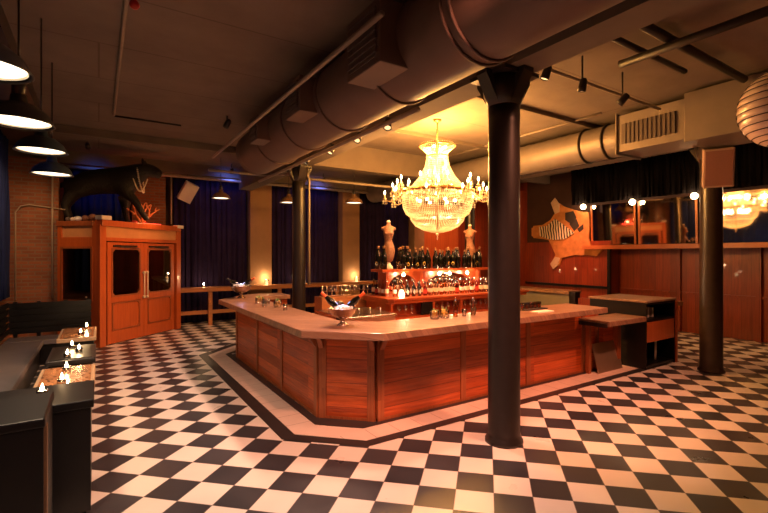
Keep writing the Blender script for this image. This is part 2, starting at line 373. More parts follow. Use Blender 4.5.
# soffit / beam along the top of the back wall
struct('trim_7', MB().box(-1.7, 12.2, 13.15, 13.95, 4.1, CEIL), 'beam')
# floor border round the bar: inner plinth, pink band, black band
LB = [[(2.95, 9.5), (2.6, 9.5), (2.15, 9.05), (2.15, 4.93), (2.67, 4.42), (8.0, 4.42)],
      [(2.95, 9.62), (2.62, 9.62), (2.04, 9.06), (2.04, 4.74), (2.44, 4.34), (7.85, 4.34)],
      [(2.95, 9.9), (2.48, 9.9), (1.75, 9.16), (1.75, 4.61), (2.31, 4.04), (7.85, 4.04)],
      [(2.95, 10.05), (2.42, 10.05), (1.59, 9.22), (1.59, 4.56), (2.25, 3.91), (8.5, 3.91)]]
def band(name, i, mat, z): struct(name, MB().add([(*p, z) for p in LB[i]]+[(*p, z) for p in LB[i+1]], [(k, k+1, 7+k, 6+k) for k in range(5)]), mat)
band('trim_8', 0, 'black_tile', .006)
band('trim_9', 1, 'pink_tile', .004)
band('trim_10', 2, 'black_tile', .005)

# ------------------------------------------------------------------ ceiling structure
struct('trim_11', MB().box(3.32, 3.68, -3.0, 13.1, 3.78, CEIL), 'beam')
struct('trim_12', MB().box(8.28, 8.64, -3.0, 13.1, 3.78, CEIL), 'beam')
struct('trim_13', MB().box(3.68, 7.38, 8.95, 9.25, 3.85, CEIL).box(8.06, 8.28, 8.95, 9.25, 3.85, CEIL), 'beam')
struct('trim_25', MB().box(-1.7, -.80, -3.0, 11.9, 4.18, CEIL), 'iron_brown')
struct('trim_14', MB().box(-1.7, 3.32, 10.6, 10.8, 4.25, CEIL), 'beam')
struct('trim_15', MB().box(8.64, 12.2, 9.0, 9.2, 4.15, CEIL), 'beam')
struct('trim_16', MB().box(3.68, 8.28, 1.0, 1.08, 4.32, CEIL).box(3.68, 8.28, 5.0, 5.06, 4.33, CEIL).box(3.68, 8.28, 7.3, 7.36, 4.33, CEIL), 'beam')

def column(x, y, r, ztop, label, mat):
    t = thing('iron_column', label, 'column', (x, y, 0), 0, 'round iron columns')
    MB().lathe([(r*1.18, 0), (r*1.18, .03), (r*1.03, .06), (r, .1), (r*.97, ztop-.5), (r*1.0, ztop-.3)], seg=36).build('shaft', mat, t)
    c = MB(); c.box(-r*1.5, r*1.5, -r*1.5, r*1.5, ztop-.04, ztop)
    for a in range(4):
        R_ = Matrix.Rotation(a*pi/2, 4, 'Z')
        vs = [R_ @ Vector(v) for v in [(r*.8, -.07, ztop-.34), (r*.8, .07, ztop-.34), (r*1.95, -.07, ztop-.04), (r*1.95, .07, ztop-.04), (r*.5, -.07, ztop-.04), (r*.5, .07, ztop-.04), (r*1.95, -.07, ztop), (r*1.95, .07, ztop), (r*.5, -.07, ztop), (r*.5, .07, ztop)]]
        c.add(vs, [(0, 1, 3, 2), (0, 2, 4), (1, 5, 3), (2, 3, 7, 6), (6, 7, 9, 8), (2, 6, 8, 4), (3, 5, 9, 7)])
    c.lathe([(r, ztop-.32), (r*1.25, ztop-.2), (r*1.4, ztop-.04)], seg=24)
    c.build('capital', mat, t)
    return t
column(3.5, 3.25, .165, 3.78, 'black round iron column nearest the camera in front of the bar', 'iron')
column(8.46, 3.29, .165, 3.78, 'dark brown round column at right carrying a speaker', 'iron_brown')
column(3.5, 8.98, .14, 3.78, 'black column rising inside the far left end of the bar', 'iron')
column(8.46, 9.1, .14, 3.78, 'dark column behind the bottle shelf beside the orange panel', 'iron')

# round ducts
def duct(name, x, z, r, y0, y1, label, ribs, vents, side):
    t = thing(name, label, 'duct', (x, y0, z))
    L = y1-y0
    m = MB(); seg = 32; n = 40; vs = []
    for k in range(n+1):
        vs += [(r*cos(2*pi*i/seg), L*k/n, r*sin(2*pi*i/seg)) for i in range(seg)]
    fs = [(k*seg+i, (k+1)*seg+i, (k+1)*seg+(i+1) % seg, k*seg+(i+1) % seg) for k in range(n) for i in range(seg)]
    m.add(vs, fs+[tuple(range(seg)), tuple(n*seg+i for i in range(seg))[::-1]], True); m.build('duct_pipe', 'duct_brown', t)
    for yy in ribs:
        MB().tube([(cos(2*pi*i/28)*(r+.01), yy, sin(2*pi*i/28)*(r+.01)) for i in range(29)], .014, 6).build('flange', 'duct_brown', t)
    for (yy, w, h) in vents:
        b = MB().box(-r-.16 if side < 0 else -r*.2, r*.2 if side < 0 else r+.16, yy-w/2, yy+w/2, -h*.5, h*.42).build('vent_box', 'duct_brown', t, .01)
        g = MB(); xs = (-r-.17) if side < 0 else (r+.17)
        g.box(min(xs, xs-.012*side), max(xs, xs-.012*side), yy-w/2+.06, yy+w/2-.06, -h*.4, h*.32)
        for k in range(7):
            zz = -h*.4+(k+.5)*h*.72/7; g.box(xs-.012, xs+.012, yy-w/2+.05, yy+w/2-.05, zz, zz+.012)
        g.build('vent_grille', 'duct_dark', t)
    for yy in (L*.2, L*.45, L*.75):
        MB().tube([(0, yy, r), (0, yy, CEIL-z)], .01, 6).build('hanger_rod', 'pipe_dark', t)
    return t
duct('air_duct', 2.52, 3.86, .40, -1.5, 8.6, 'large round air duct with side vents left of the ceiling beam', [1.2*k+.4 for k in range(8)]+[4.1], [(5.0, .60, .60), (6.75, .5, .46), (8.4, .4, .4)], -1)
t = thing('air_duct', 'round air duct at right lit yellow near the chandelier', 'duct', (0, 0, 0))
m = MB(); seg = 32; vs = []; ys = [3.9+.05*k for k in range(183)]
rr = [.30+.006*(1 if k % 5 == 0 else 0) for k in range(len(ys))]
for y, r in zip(ys, rr): vs += [(7.72+r*cos(2*pi*i/seg), y, 3.98+r*sin(2*pi*i/seg)) for i in range(seg)]
m.add(vs, [(k*seg+i, (k+1)*seg+i, (k+1)*seg+(i+1) % seg, k*seg+(i+1) % seg) for k in range(len(ys)-1) for i in range(seg)], True); m.build('duct_pipe', 'duct', t)
m = MB().box(7.38, 8.1, 3.2, 4.3, 3.68, 4.3).box(7.34, 8.14, 4.27, 4.3, 3.64, 4.34).box(7.3, 8.2, -1.0, 3.2, 3.62, 4.35).build('rectangular_section', 'duct', t, .01)
g = MB().box(7.365, 7.38, 3.35, 4.2, 3.8, 4.14)
for k in range(12): g.box(7.35, 7.37, 3.35+.07*k, 3.362+.07*k, 3.8, 4.14)
g.build('vent_grille', 'duct_dark', t)
for y in (4.6, 5.05):
    MB().tube([(7.72+.315*cos(2*pi*i/28), y, 3.98+.315*sin(2*pi*i/28)) for i in range(29)], .02, 6).build('strap', 'pipe_dark', t)

def pipe(name, pts, r, mat, label, cat='pipe', seg=8): return tag(MB().tube(pts, r, seg).build(name, mat), label, cat)
pipe('conduit', [(1.86, 3.0, 3.84), (1.86, 9.3, 3.84)], .025, 'pipe', 'thin conduit running along the left side of the large duct')
pipe('conduit', [(.22, 2.0, 4.38), (.22, 9.3, 4.38)], .02, 'pipe', 'long thin conduit on the ceiling at upper left')
pipe('conduit', [(.22, 9.36, 4.385), (1.3, 9.36, 4.385)], .015, 'pipe_dark', 'short dark conduit crossing the ceiling at upper left')
pipe('ceiling_pipe', [(5.15, 1.2, 4.19), (5.15, 2.95, 4.19)], .05, 'pipe_dark', 'thick black pipe at upper right pointing at the paper lantern')
pipe('ceiling_pipe', [(4.45, 2.43, 4.30), (7.25, 2.43, 4.30)], .05, 'pipe_dark', 'long black pipe crossing above the shorter one at upper right')
pipe('ceiling_pipe', [(4.4, 2.75, 4.30), (6.3, 2.75, 4.30)], .035, 'pipe_dark', 'thinner dark pipe beside the long black ceiling pipe')
pipe('conduit', [(3.72, 3.5, 4.18), (7.2, 3.5, 4.18)], .022, 'pipe', 'conduit with spotlights running right from the nearest column')
pipe('conduit', [(7.25, 4.5, 4.38), (7.25, 8.9, 4.38)], .022, 'pipe', 'conduit above the yellow lit round duct')
pipe('sprinkler_pipe', [(2.95, 4.0, 3.55), (2.95, 9.9, 3.55)], .03, 'pipe', 'pipe hanging between the large duct and the beam')
pipe('sprinkler_pipe', [(1.9, 9.95, 3.70), (3.0, 9.95, 3.70), (3.25, 9.6, 3.68), (3.66, 8.9, 3.64), (3.68, 8.86, 3.5), (3.68, 8.86, 1.3)], .028, 'pipe', 'pale pipe bending down beside the far column')
pipe('sprinkler_pipe', [(3.8, 9.4, 3.62), (10.2, 9.4, 3.62)], .03, 'pipe', 'pale pipe under the far cross beam behind the chandelier')
pipe('sprinkler_pipe', [(-1.5, 12.9, 3.98), (11.9, 12.9, 3.98)], .04, 'pipe', 'long pipe in front of the back wall curtain tops')
pipe('conduit', [(1.62, 13.35, 2.75), (1.62, 13.35, 4.1)], .02, 'pipe', 'upright conduit right of the brick pier above the vestibule')
pipe('conduit', [(-.82, 11.95, 1.0), (-.82, 11.95, 3.9)], .018, 'pipe', 'upright conduit on the right edge of the left brick pier')
pipe('conduit', [(-1.42, 11.95, 1.0), (-1.42, 11.95, 2.80), (-1.34, 11.95, 2.93), (-1.2, 11.95, 2.97), (-.6, 11.97, 2.90)], .014, 'pipe', 'curved grey conduit on the left brick pier')
tag(MB().tube([(.28, 4.6, 4.37), (.28, 4.9, 4.37)], .035, 10).ball((.28, 4.9, 4.3), .045).build('fire_sprinkler', 'red'), 'small red sprinkler fitting on the ceiling at upper left', 'sprinkler')

# spotlight cans
def can(loc, target, label, power, col, ang=70, ztop=None, lamp=True):
    t = thing('spotlight', label, 'spotlight', loc, 0, 'small ceiling spotlights')
    d = (Vector(target)-Vector(loc)).normalized(); q = Vector((0, 0, -1)).rotation_difference(d)
    m = MB().lathe([(.03, .1), (.045, .08), (.05, 0), (.055, -.06), (.05, -.06), (.04, -.02), (.001, 0)], seg=16, caps=False)
    o = m.build('lamp_can', 'iron', t); o.rotation_mode = 'QUATERNION'; o.rotation_quaternion = q
    o = MB().lathe([(.04, -.045), (.04, -.05)], seg=16).build('lens', 'spot_face', t); o.rotation_mode = 'QUATERNION'; o.rotation_quaternion = q
    zt = (ztop or CEIL)-loc[2]
    MB().tube([(0, 0, .09), (0, 0, zt)], .012, 6).build('stem', 'iron', t)
    if lamp: light('SPOT', 'spotlight_lamp', Vector(loc)+d*.09, power, col, .14, target, ang)
    return t
POS = ['nearest', 'second nearest', 'middle', 'second farthest', 'farthest']
for k, (y, tx, ty, tz, pw, an) in enumerate(((4.9, 2.2, 3.6, .2, 260, 90), (5.7, .8, 4.2, 0, 260, 90), (6.6, 1.0, 6.4, 0, 260, 90), (7.6, .9, 8.5, 0, 220, 90), (8.5, 1.9, 9.9, 0, 120, 90))):
    can((3.12, y, 3.62), (tx, ty, tz), 'small black spotlight, %s of the row beside the left duct' % POS[k], pw, WARM, an)
for k, (x, tx, ty, tz) in enumerate(((4.3, 3.8, 4.3, 1.0), (5.0, 5.2, 4.2, .8), (5.9, 5.4, 6.75, .8))):
    can((x, 3.35, 4.02), (tx, ty, tz), 'small black spotlight, %s of the row right of the nearest column' % ['leftmost', 'middle', 'rightmost'][k], 130, REDW, 85)

# pendants -------------------------------------------------------------
def pendant(loc, shade, label, group, power, R=.225, src=None):
    if src: return dup(src, loc, 0, label)
    t = thing('pendant_lamp', label, 'pendant lamp', loc, 0, group)
    MB().lathe([(.03, .22), (.05, .21), (.06, .15), (.12, .13), (.19, .07), (R, 0), (R+.008, -.01), (R, -.012), (R-.012, -.005)], seg=36, caps=False).build('shade', shade, t)
    MB().lathe([(R-.02, .002), (.18, .062), (.11, .115), (.02, .13)], seg=36, caps=False).build('shade_lining', 'shade_in', t)
    MB().lathe([(R-.03, .012), (.10, .018), (.001, .02)][::-1], seg=32, caps=False).build('diffuser', 'diffuser', t)
    MB().lathe([(.028, .2), (.045, .22), (.045, .30), (.02, .34)], seg=16).build('socket', 'iron', t)
    MB().tube([(0, 0, .33), (0, 0, CEIL-loc[2])], .008, 6).build('cord', 'iron', t)
    return t
lp = [(-.55, 3.42, 3.0), (-.52, 4.54, 2.97), (-.50, 5.95, 3.02), (-.50, 7.24, 2.97)]
lbl = ['black dome pendant lamp at the upper left edge, cut by the frame', 'black dome pendant lamp second from the top left edge', 'blue-black dome pendant lamp third along the left wall', 'blue-black dome pendant lamp farthest along the left wall']
for p, l, sh in zip(lp, lbl, ('shade_dark', 'shade_dark', 'shade_blue', 'shade_blue')):
    pendant(p, sh, l, 'dome pendants along the left wall', 0)
    light('SPOT', 'pendant_bulb', (p[0], p[1], p[2]-.02), 60, (1, .72, .46), .1, (p[0]+.02, p[1], 0), 130, .8)
bp_ = [((2.59, 11.97, 3.37), 'dark dome pendant lamp left of the far column'), ((3.97, 10.85, 3.24), 'dark dome pendant lamp half hidden by the far column'), ((5.41, 10.09, 3.25), 'dark dome pendant lamp left of the chandelier')]
for p, l in bp_:
    pendant(p, 'shade_brown', l, 'dome pendants before the back curtains', 0)
    light('SPOT', 'pendant_bulb', (p[0], p[1], p[2]-.02), 14, (1, .7, .42), .1, (p[0]+.02, p[1], 0), 120, .8)

# ------------------------------------------------------------------ curtains
def curtain(name, p0, p1, z0, z1, mat, label, group, folds=.16, depth=.06, wig=0):
    p0, p1 = Vector((*p0, 0)), Vector((*p1, 0)); d = p1-p0; L = d.length; d /= L; nrm = Vector((-d.y, d.x, 0))
    n = max(8, int(L/folds*8)); rows = 10; vs = []
    ph = random.random()*6
    off = []
    a = ph
    for i in range(n+1):
        a += 2*pi/8*(1+.45*sin(i*.37+ph)); off.append(depth*(sin(a)*.7+.3*sin(a*.37+1)))
    for j in range(rows+1):
        f = j/rows
        for i in range(n+1):
            s = i/n*L; o = off[i]*(1-.25*f*(1+sin(i*.2)))
            p = p0+d*(s+.02*sin(i*.9+f*3))+nrm*(o+.01*sin(f*9+i*.3)); vs.append((p.x, p.y, z0+(z1-z0)*f))
    fs = [(j*(n+1)+i, j*(n+1)+i+1, (j+1)*(n+1)+i+1, (j+1)*(n+1)+i) for j in range(rows) for i in range(n)]
    o = MB().add(vs, fs, True).build(name, mat)
    so = o.modifiers.new('thickness', 'SOLIDIFY'); so.thickness = .012
    return tag(o, label, 'curtain', group)
G = 'floor length curtains on the back wall'
curtain('curtain', (1.7, 13.72), (3.70, 13.72), .02, 4.08, 'curtain', 'dark aubergine curtain between the vestibule and the first tan pillar', G)
curtain('curtain', (4.45, 13.72), (6.74, 13.72), .02, 4.08, 'curtain', 'dark aubergine curtain between the two tan pillars, behind the far column', G)
curtain('curtain', (7.5, 13.72), (9.7, 13.72), .02, 4.08, 'curtain', 'dark aubergine curtain right of the second tan pillar behind the mannequin', G)
curtain('curtain', (-.7, 13.72), (.68, 13.72), 2.7, 4.08, 'curtain_blue', 'navy curtain lit blue behind the black animal', G)
curtain('curtain', (-1.5, 3.9), (-1.5, 11.6), 1.1, 4.2, 'curtain_blue', 'navy curtain along the left wall beyond the pendants', 'side wall curtains')
curtain('valance_curtain', (11.55, 8.1), (11.55, -2.5), 3.38, 4.39, 'curtain_black', 'black pleated valance curtain above the right wall mirrors', 'side wall curtains', .12, .05)

# ------------------------------------------------------------------ back ledge
t = thing('wall_ledge', 'long wooden drink ledge along the back curtains', 'ledge', (0, 0, 0))
MB().box(1.75, 10.2, 13.0, 13.42, .92, 1.03).build('ledge_top', 'rail_wood', t, .006)
for x in (2.55, 4.5, 6.4, 8.3, 10.0): MB().box(x-.05, x+.05, 13.05, 13.15, 0, .92).build('post', 'rail_wood', t)
MB().box(1.75, 10.2, 13.15, 13.21, .30, .40).build('lower_rail', 'rail_wood', t)

# ------------------------------------------------------------------ candles
tl0 = None
def candle(loc, label, group, power=1.2, sc=1, col=(1, .6, .28)):
    global tl0
    if tl0 is None:
        tl0 = thing('tea_light', label, 'candle', loc, 0, group)
        MB().lathe([(.026, 0), (.034, .004), (.038, .042), (.035, .042), (.031, .01), (.001, .008)], seg=16, caps=False).build('glass_holder', 'glass_rim', tl0)
        MB().lathe([(.029, .011), (.029, .034)], seg=14).build('wax', 'white', tl0)
        MB().loft([(0, 0, .036, .004, .004), (0, 0, .048, .013, .013), (0, 0, .064, .011, .011), (0, 0, .092, .001, .001)], 8).build('flame', 'flame', tl0); r = tl0
    else: r = dup(tl0, loc, 0, label, group)
    r.scale = (sc, sc, sc)
    light('POINT', 'candle_light', (loc[0], loc[1], loc[2]+.11*sc), power, col, .02)
    return r

# ------------------------------------------------------------------ vestibule (booth)
A = Vector((.02, 11.11)); ang = radians(45); BL = 2.5
B = thing('entrance_vestibule', 'orange-red wooden vestibule with glazed double doors at back left', 'vestibule', (A.x, A.y, 0), ang)
# local x runs along the front face to the right, local y into the booth
H = 2.66
MB().box(0, .16, 0, .1, 0, H-.1).build('corner_post', 'booth_wood', B, .006)
MB().box(BL-.16, BL, 0, .1, 0, H-.1).build('corner_post', 'booth_wood', B, .006)
MB().box(.16, BL-.16, .0, .09, 2.22, 2.30).build('transom_rail', 'booth_wood', B, .004)
tr = MB().box(.16, BL-.16, .03, .05, 2.30, H-.1); tr.build('transom_panel', 'transom_wood', B)
MB().box(.03, BL-.03, -.03, .16, H-.13, H).build('cornice', 'booth_wood', B, .01)
MB().box(-.02, .24, -.06, .1, H+.002, H+.09).build('cornice_cap', 'white', B, .008)
MB().box(BL-.18, BL+.03, -.06, .1, H-.05, H+.03).build('cornice_cap', 'white', B, .008)
DW = (BL-.44)/2
def frame_ring(m, x0, x1, z0, z1, w, y0, y1, cut=.05):
    m.box(x0, x1, y0, y1, z0, z0+w); m.box(x0, x1, y0, y1, z1-w, z1); m.box(x0, x0+w, y0, y1, z0+w, z1-w); m.box(x1-w, x1, y0, y1, z0+w, z1-w)
    for sx, x in ((1, x0+w), (-1, x1-w)):
        for sz, z in ((1, z0+w), (-1, z1-w)):
            pts = [(x, z), (x+sx*cut, z), (x, z+sz*cut)]
            m.add([(a, y0, b) for a, b in pts]+[(a, y1, b) for a, b in pts], [(0, 1, 2), (5, 4, 3), (0, 3, 4, 1), (1, 4, 5, 2), (2, 5, 3, 0)])
for k in (0, 1):
    x0 = .22+k*DW+(.005 if k else 0); x1 = x0+DW-.005
    m = MB(); st = .11
    m.box(x0, x0+st, .03, .075, .02, 2.2); m.box(x1-st, x1, .03, .075, .02, 2.2)
    m.box(x0+st, x1-st, .03, .075, .02, .28); m.box(x0+st, x1-st, .03, .075, .90, 1.03); m.box(x0+st, x1-st, .03, .075, 2.06, 2.2)
    d = m.build('door', 'booth_wood', B, .004)
    m = MB(); frame_ring(m, x0+st-.01, x1-st+.01, 1.02, 2.07, .03, .018, .045, .06); m.build('glazing_bead', 'stile_wood', d)
    MB().box(x0+st, x1-st, .05, .056, 1.03, 2.06).build('pane', 'pane', d)
    m = MB(); m.box(x0+st, x1-st, .045, .07, .28, .90); m.build('lower_panel', 'booth_wood', d)
    m = MB(); frame_ring(m, x0+st+.01, x1-st-.01, .29, .89, .025, .022, .046, .05); m.build('panel_moulding', 'stile_wood', d)
    hx = (x1-.045) if k == 0 else (x0+.045)
    m = MB().tube([(hx, .03, .95), (hx, -.03, .95), (hx, -.03, 1.52), (hx, .03, 1.52)], .013, 8)
    for zz in (.95, 1.52): m.lathe([(.025, -.03), (.03, 0), (.025, .03)], (hx, -.02, zz), 12)
    m.build('handle', 'label_cream', d)
    for zz in ((2.12,) if k else (2.12,)):
        MB().box(x0+st+.03, x1-st-.12, .0, .03, zz-.02, zz+.02).tube([(x0+.3, .0, zz-.02), (x1-.2, -.03, zz-.05)], .008).build('door_closer', 'iron', d)
# left side wall of the booth (runs back and left)
LS = 1.06
S = MB(); S.box(0, .09, .1, .2, 0, H-.1); S.box(0, .09, LS-.1, LS, 0, H-.1); S.box(0, .09, .2, LS-.1, 2.22, 2.30); S.box(0, .09, .2, LS-.1, 0, .95); S.box(0, .09, .2, LS-.1, 2.08, 2.22)
S.build('side_frame', 'booth_wood', B, .004)
m = MB(); m.box(-.012, .0, .18, .22, .95, 2.1); m.box(-.012, 0, LS-.12, LS-.08, .95, 2.1); m.box(-.012, 0, .22, LS-.12, 2.06, 2.1); m.box(-.012, 0, .22, LS-.12, .95, .99); m.build('side_moulding', 'stile_wood', B)
MB().box(.03, .036, .2, LS-.1, .95, 2.08).build('side_pane', 'pane', B)
MB().box(.03, .05, .2, LS-.1, 2.30, H-.1).build('side_transom', 'transom_wood', B)
MB().box(-.03, .12, .16, LS, H-.13, H-.02).build('side_cornice', 'stile_wood', B, .01)
# small knob and box on the side door
MB().ball((-.035, .30, 1.05), .02).build('side_knob', 'brass', B)
# right side and roof
MB().box(BL-.09, BL, .1, .75, 0, H-.1).build('side_panel', 'booth_wood', B)
tl = lambda x, y: (x, y)
roof = MB().prism([(.12, .12), (BL-.1, .12), (BL-.1, .8), (BL-.75, 1.3), (.7, 1.6), (.12, LS)], H-.16, H-.04)
roof.build('roof_board', 'stile_wood', B)
def bw(x, y, z):   # booth local to world
    return (A.x+(x-y)*S2, A.y+(x+y)*S2, z)

# ------------------------------------------------------------------ black stuffed animal on the vestibule
def skin(name, verts, edges, radii, mat, parent, root=0, sub=2):
    me = bpy.data.meshes.new(name); me.from_pydata(verts, edges, []); me.materials.append(M[mat])
    o = bpy.data.objects.new(name, me); COL.objects.link(o); o.parent = parent
    sk = o.modifiers.new('skin', 'SKIN')
    for i, d in enumerate(me.skin_vertices[0].data):
        r = radii[i]; d.radius = r if isinstance(r, tuple) else (r, r); d.use_root = (i == root)
    sk.use_smooth_shade = True
    sb = o.modifiers.new('sub', 'SUBSURF'); sb.levels = sb.render_levels = sub
    return o
AX, AY, _ = bw(.92, .80, 0)
an = thing('stuffed_animal', 'large black stuffed animal with a bead necklace standing on the vestibule roof', 'stuffed animal', (AX, AY, H-.04), radians(-14)); an.scale = (1.12, 1.12, 1.08)
V = [(-.55, 0, .86), (-.25, 0, .90), (.08, 0, .93), (.36, 0, .98), (.58, 0, 1.12), (.78, 0, 1.24), (.95, 0, 1.17), (1.06, 0, 1.10),   # spine, neck, head, muzzle
     (-.58, .16, .62), (-.72, .17, .38), (-.62, .17, .10), (-.53, .17, .03),
     (-.52, -.16, .62), (-.64, -.17, .38), (-.56, -.17, .10), (-.46, -.17, .03),
     (.36, .17, .66), (.34, .17, .36), (.38, .17, .10), (.45, .17, .03),
     (.42, -.17, .70), (.60, -.17, .50), (.74, -.17, .22), (.82, -.17, .10),
     (-.72, 0, .84), (-.95, 0, .62), (-1.12, 0, .50)]
E = [(0, 1), (1, 2), (2, 3), (3, 4), (4, 5), (5, 6), (6, 7), (0, 8), (8, 9), (9, 10), (10, 11), (0, 12), (12, 13), (13, 14), (14, 15),
     (3, 16), (16, 17), (17, 18), (18, 19), (3, 20), (20, 21), (21, 22), (22, 23), (0, 24), (24, 25), (25, 26)]
Rr = [.27, .29, .30, .30, .23, .17, .14, .085, .13, .08, .05, .055, .13, .08, .05, .055, .13, .08, .055, .06, .13, .08, .055, .06, .06, .035, .03]
body = skin('body', V, E, Rr, 'fur', an)
m = MB()
for s in (-1, 1): m.loft([(.74, s*.12, 1.32, .03, .045), (.73, s*.13, 1.37, .035, .045), (.72, s*.13, 1.42, .02, .03), (.72, s*.13, 1.45, .004, .004)], 12)
m.build('ear', 'fur', an)
MB().ball((.90, .10, 1.24), .02).ball((.90, -.10, 1.24), .02).build('eye', 'foil', an)
nk = MB()
for k in range(44):
    a = 2*pi*k/44; nk.ball((.66+.05*cos(a), .22*sin(a), 1.0-.30*cos(a)+(.02)), .018, 8, 5)
nk.build('bead_necklace', 'pearl', an)
nk = MB()
for k in range(30):
    a = pi*k/29; nk.ball((.72, -.15-.02*sin(a), 1.02-.34*sin(a)) if False else (.56+.26*k/29, -.21, .98-.26*sin(a)), .016, 8, 5)
nk.build('bead_strand', 'pearl', an)

def branch(m, p, d, L, r, depth):
    p = Vector(p); d = Vector(d).normalized(); q = p+d*L
    m.tube([p, p+d*L*.5+Vector((0, 0, .02)), q], [r, r*.85, r*.65], 7)
    if depth:
        for s in (-1, 1):
            dd = (d+Vector((random.uniform(-.5, .5)+s*.6, random.uniform(-.2, .2), random.uniform(.1, .5)))).normalized()
            branch(m, q-d*L*.1, dd, L*.7, r*.65, depth-1)
p = bw(1.46, .28, H)
m = MB(); random.seed(3)
for d in ((-.6, 0, 1), (.7, .1, .8), (.15, -.1, 1)): branch(m, (0, 0, 0), d, .27, .036, 2)
m.lathe([(.09, -.0), (.1, .01), (.06, .05)], seg=16)
t = m.build('branching_antler', 'coral', None, loc=p); tag(t, 'orange-red branching antler standing on the vestibule edge', 'ornament')
p = bw(1.2, .25, H); o = MB().lathe([(.06, 0), (.07, .01), (.07, .05), (.03, .07), (.001, .07)], seg=18).build('round_box', 'red', loc=p); tag(o, 'small red round box left of the antler on the vestibule', 'box')
p = bw(1.7, .22, H)
o = tag(MB().box(-.28, .28, -.05, .05, 0, .03).build('led_bar', 'red_led', loc=p, rot=(0, 0, ang)), 'flat red glowing light bar under the antler', 'light')
light('POINT', 'led_and_antler_fill', (p[0], p[1], p[2]+.12), 4, (1, .10, .04), .05)
light('POINT', 'led_and_antler_fill', (p[0]+.1, p[1]-.55, p[2]+.2), 7, (1, .4, .15), .05)  # added warm fill light for the antler, no fixture here
for k, (y, r, mt, lb) in enumerate(((.30, .075, 'peach', 'peach rounded ornament nearest the white cap on the vestibule'), (.48, .065, 'peach', 'second peach rounded ornament beside the rounder one on the vestibule'), (.66, .055, 'ice', 'pale bluish ornament in the row on the vestibule'), (.80, .045, 'white', 'small white ornament second from the left on the vestibule'), (.92, .05, 'duct', 'small grey ornament leftmost on the vestibule roof'))):
    p = bw(.12, y, H-.02); m = MB().ball((0, 0, r), r, 16, 9, (1.25, 1, 1)).ball((r*1.0, 0, r*1.3), r*.45, 10, 6)
    tag(m.build('small_ornament', mt, loc=p, rot=(0, 0, 1+k)), lb, 'ornament')

# ------------------------------------------------------------------ banquettes and tables at left
def banquette(name, label, mats): return thing(name, label, 'bench', (0, 0, 0), 0, 'banquettes')
b = banquette('banquette', 'long grey cushioned banquette with black slatted back along the left wall', 0)
MB().box(-1.34, -.80, 4.35, 9.85, .36, .45).build('seat_cushion', 'grey_seat', b, .015)
MB().box(-1.32, -.85, 4.40, 9.85, 0, .34).build('base', 'black_wood', b)
MB().box(-.845, -.835, 4.4, 9.8, .30, .325).build('seat_edge_trim', 'brown_edge', b)
for k in range(5): MB().box(-1.368, -1.345, 4.2, 10.55, .50+.12*k, .59+.12*k).build('back_slat', 'black_wood', b)
MB().box(-1.37, -1.371+.0, 4.2, 10.45, .5, 1.05).build('back_board', 'black_wood', b)
for y in (4.4, 6.2, 8.0, 9.6): MB().box(-1.41, -1.372, y, y+.06, 0, 1.08).build('back_post', 'black_wood', b)
b = banquette('banquette', 'short black slatted banquette across the far end beside the vestibule', 0)
MB().box(-1.34, -.1, 9.9, 10.42, .36, .45).build('seat_cushion', 'grey_seat', b, .015)
MB().box(-1.32, -.12, 9.95, 10.42, 0, .34).build('base', 'black_wood', b)
for k in range(5): MB().box(-1.34, -.12, 10.46, 10.49, .52+.115*k, .60+.115*k).build('back_slat', 'black_wood', b)
MB().box(-1.33, -.13, 10.492, 10.499, .5, 1.05).build('back_board', 'black_wood', b)
for x in (-1.28, -.95, -.55, -.2): MB().box(x, x+.06, 10.50, 10.54, 0, 1.08).build('back_post', 'black_wood', b)
# near end block
b = thing('banquette_end', 'large black banquette end block in the lower left corner', 'bench end', (0, 0, 0))
MB().box(-1.66, -.25, 3.08, 3.64, 0, 1.0).build('end_body', 'black_wood', b)
MB().box(-1.66, -.24, 3.07, 3.65, 1.0, 1.05).build('end_cap', 'black_wood', b, .01)
MB().box(-.25, -.236, 3.10, 3.16, 0, 1.0).build('edge_strip', 'brown_edge', b)
b = thing('trunk_table', 'black box table in front of the inlaid tables with one candle', 'table', (0, 0, 0), 0, 'low tables along the left banquette')
MB().box(-.70, -.05, 4.05, 4.62, .03, .80).build('box_body', 'black_wood', b)
MB().box(-.72, -.03, 4.02, 4.65, .80, .86).build('box_top', 'black_wood', b, .008)
MB().box(-.66, -.08, 4.08, 4.6, 0, .03).build('box_plinth', 'iron', b)
tbs = [(4.95, 5.85, 'ornate', 'inlaid low table with pale carved edge nearest the black box table'), (6.2, 7.15, 'black_wood', 'dark topped low table between two inlaid tables'), (7.75, 8.85, 'ornate', 'inlaid low table farthest from the camera beside the vestibule')]
for y0, y1, mt, lb in tbs:
    b = thing('low_table', lb, 'table', (-.26, (y0+y1)/2, 0), 0, 'low tables along the left banquette')
    w, l = .23, (y1-y0)/2
    MB().box(-w, w, -l, l, .70, .755).build('table_edge', 'table_frame' if mt == 'ornate' else 'iron', b, .01)
    MB().box(-w+.035, w-.035, -l+.035, l-.035, .755, .762).build('table_top', mt, b)
    MB().box(-w+.03, w-.03, -l+.03, l-.03, .56, .70).build('apron', 'black_wood', b)
    for sx in (-1, 1):
        for sy in (-1, 1):
            MB().lathe([(.025, 0), (.03, .02), (.018, .08), (.03, .2), (.022, .35), (.032, .5), (.032, .56)], (sx*(w-.07), sy*(l-.07), 0), 12).build('leg', 'black_wood', b)
G = 'tea lights on the left tables'
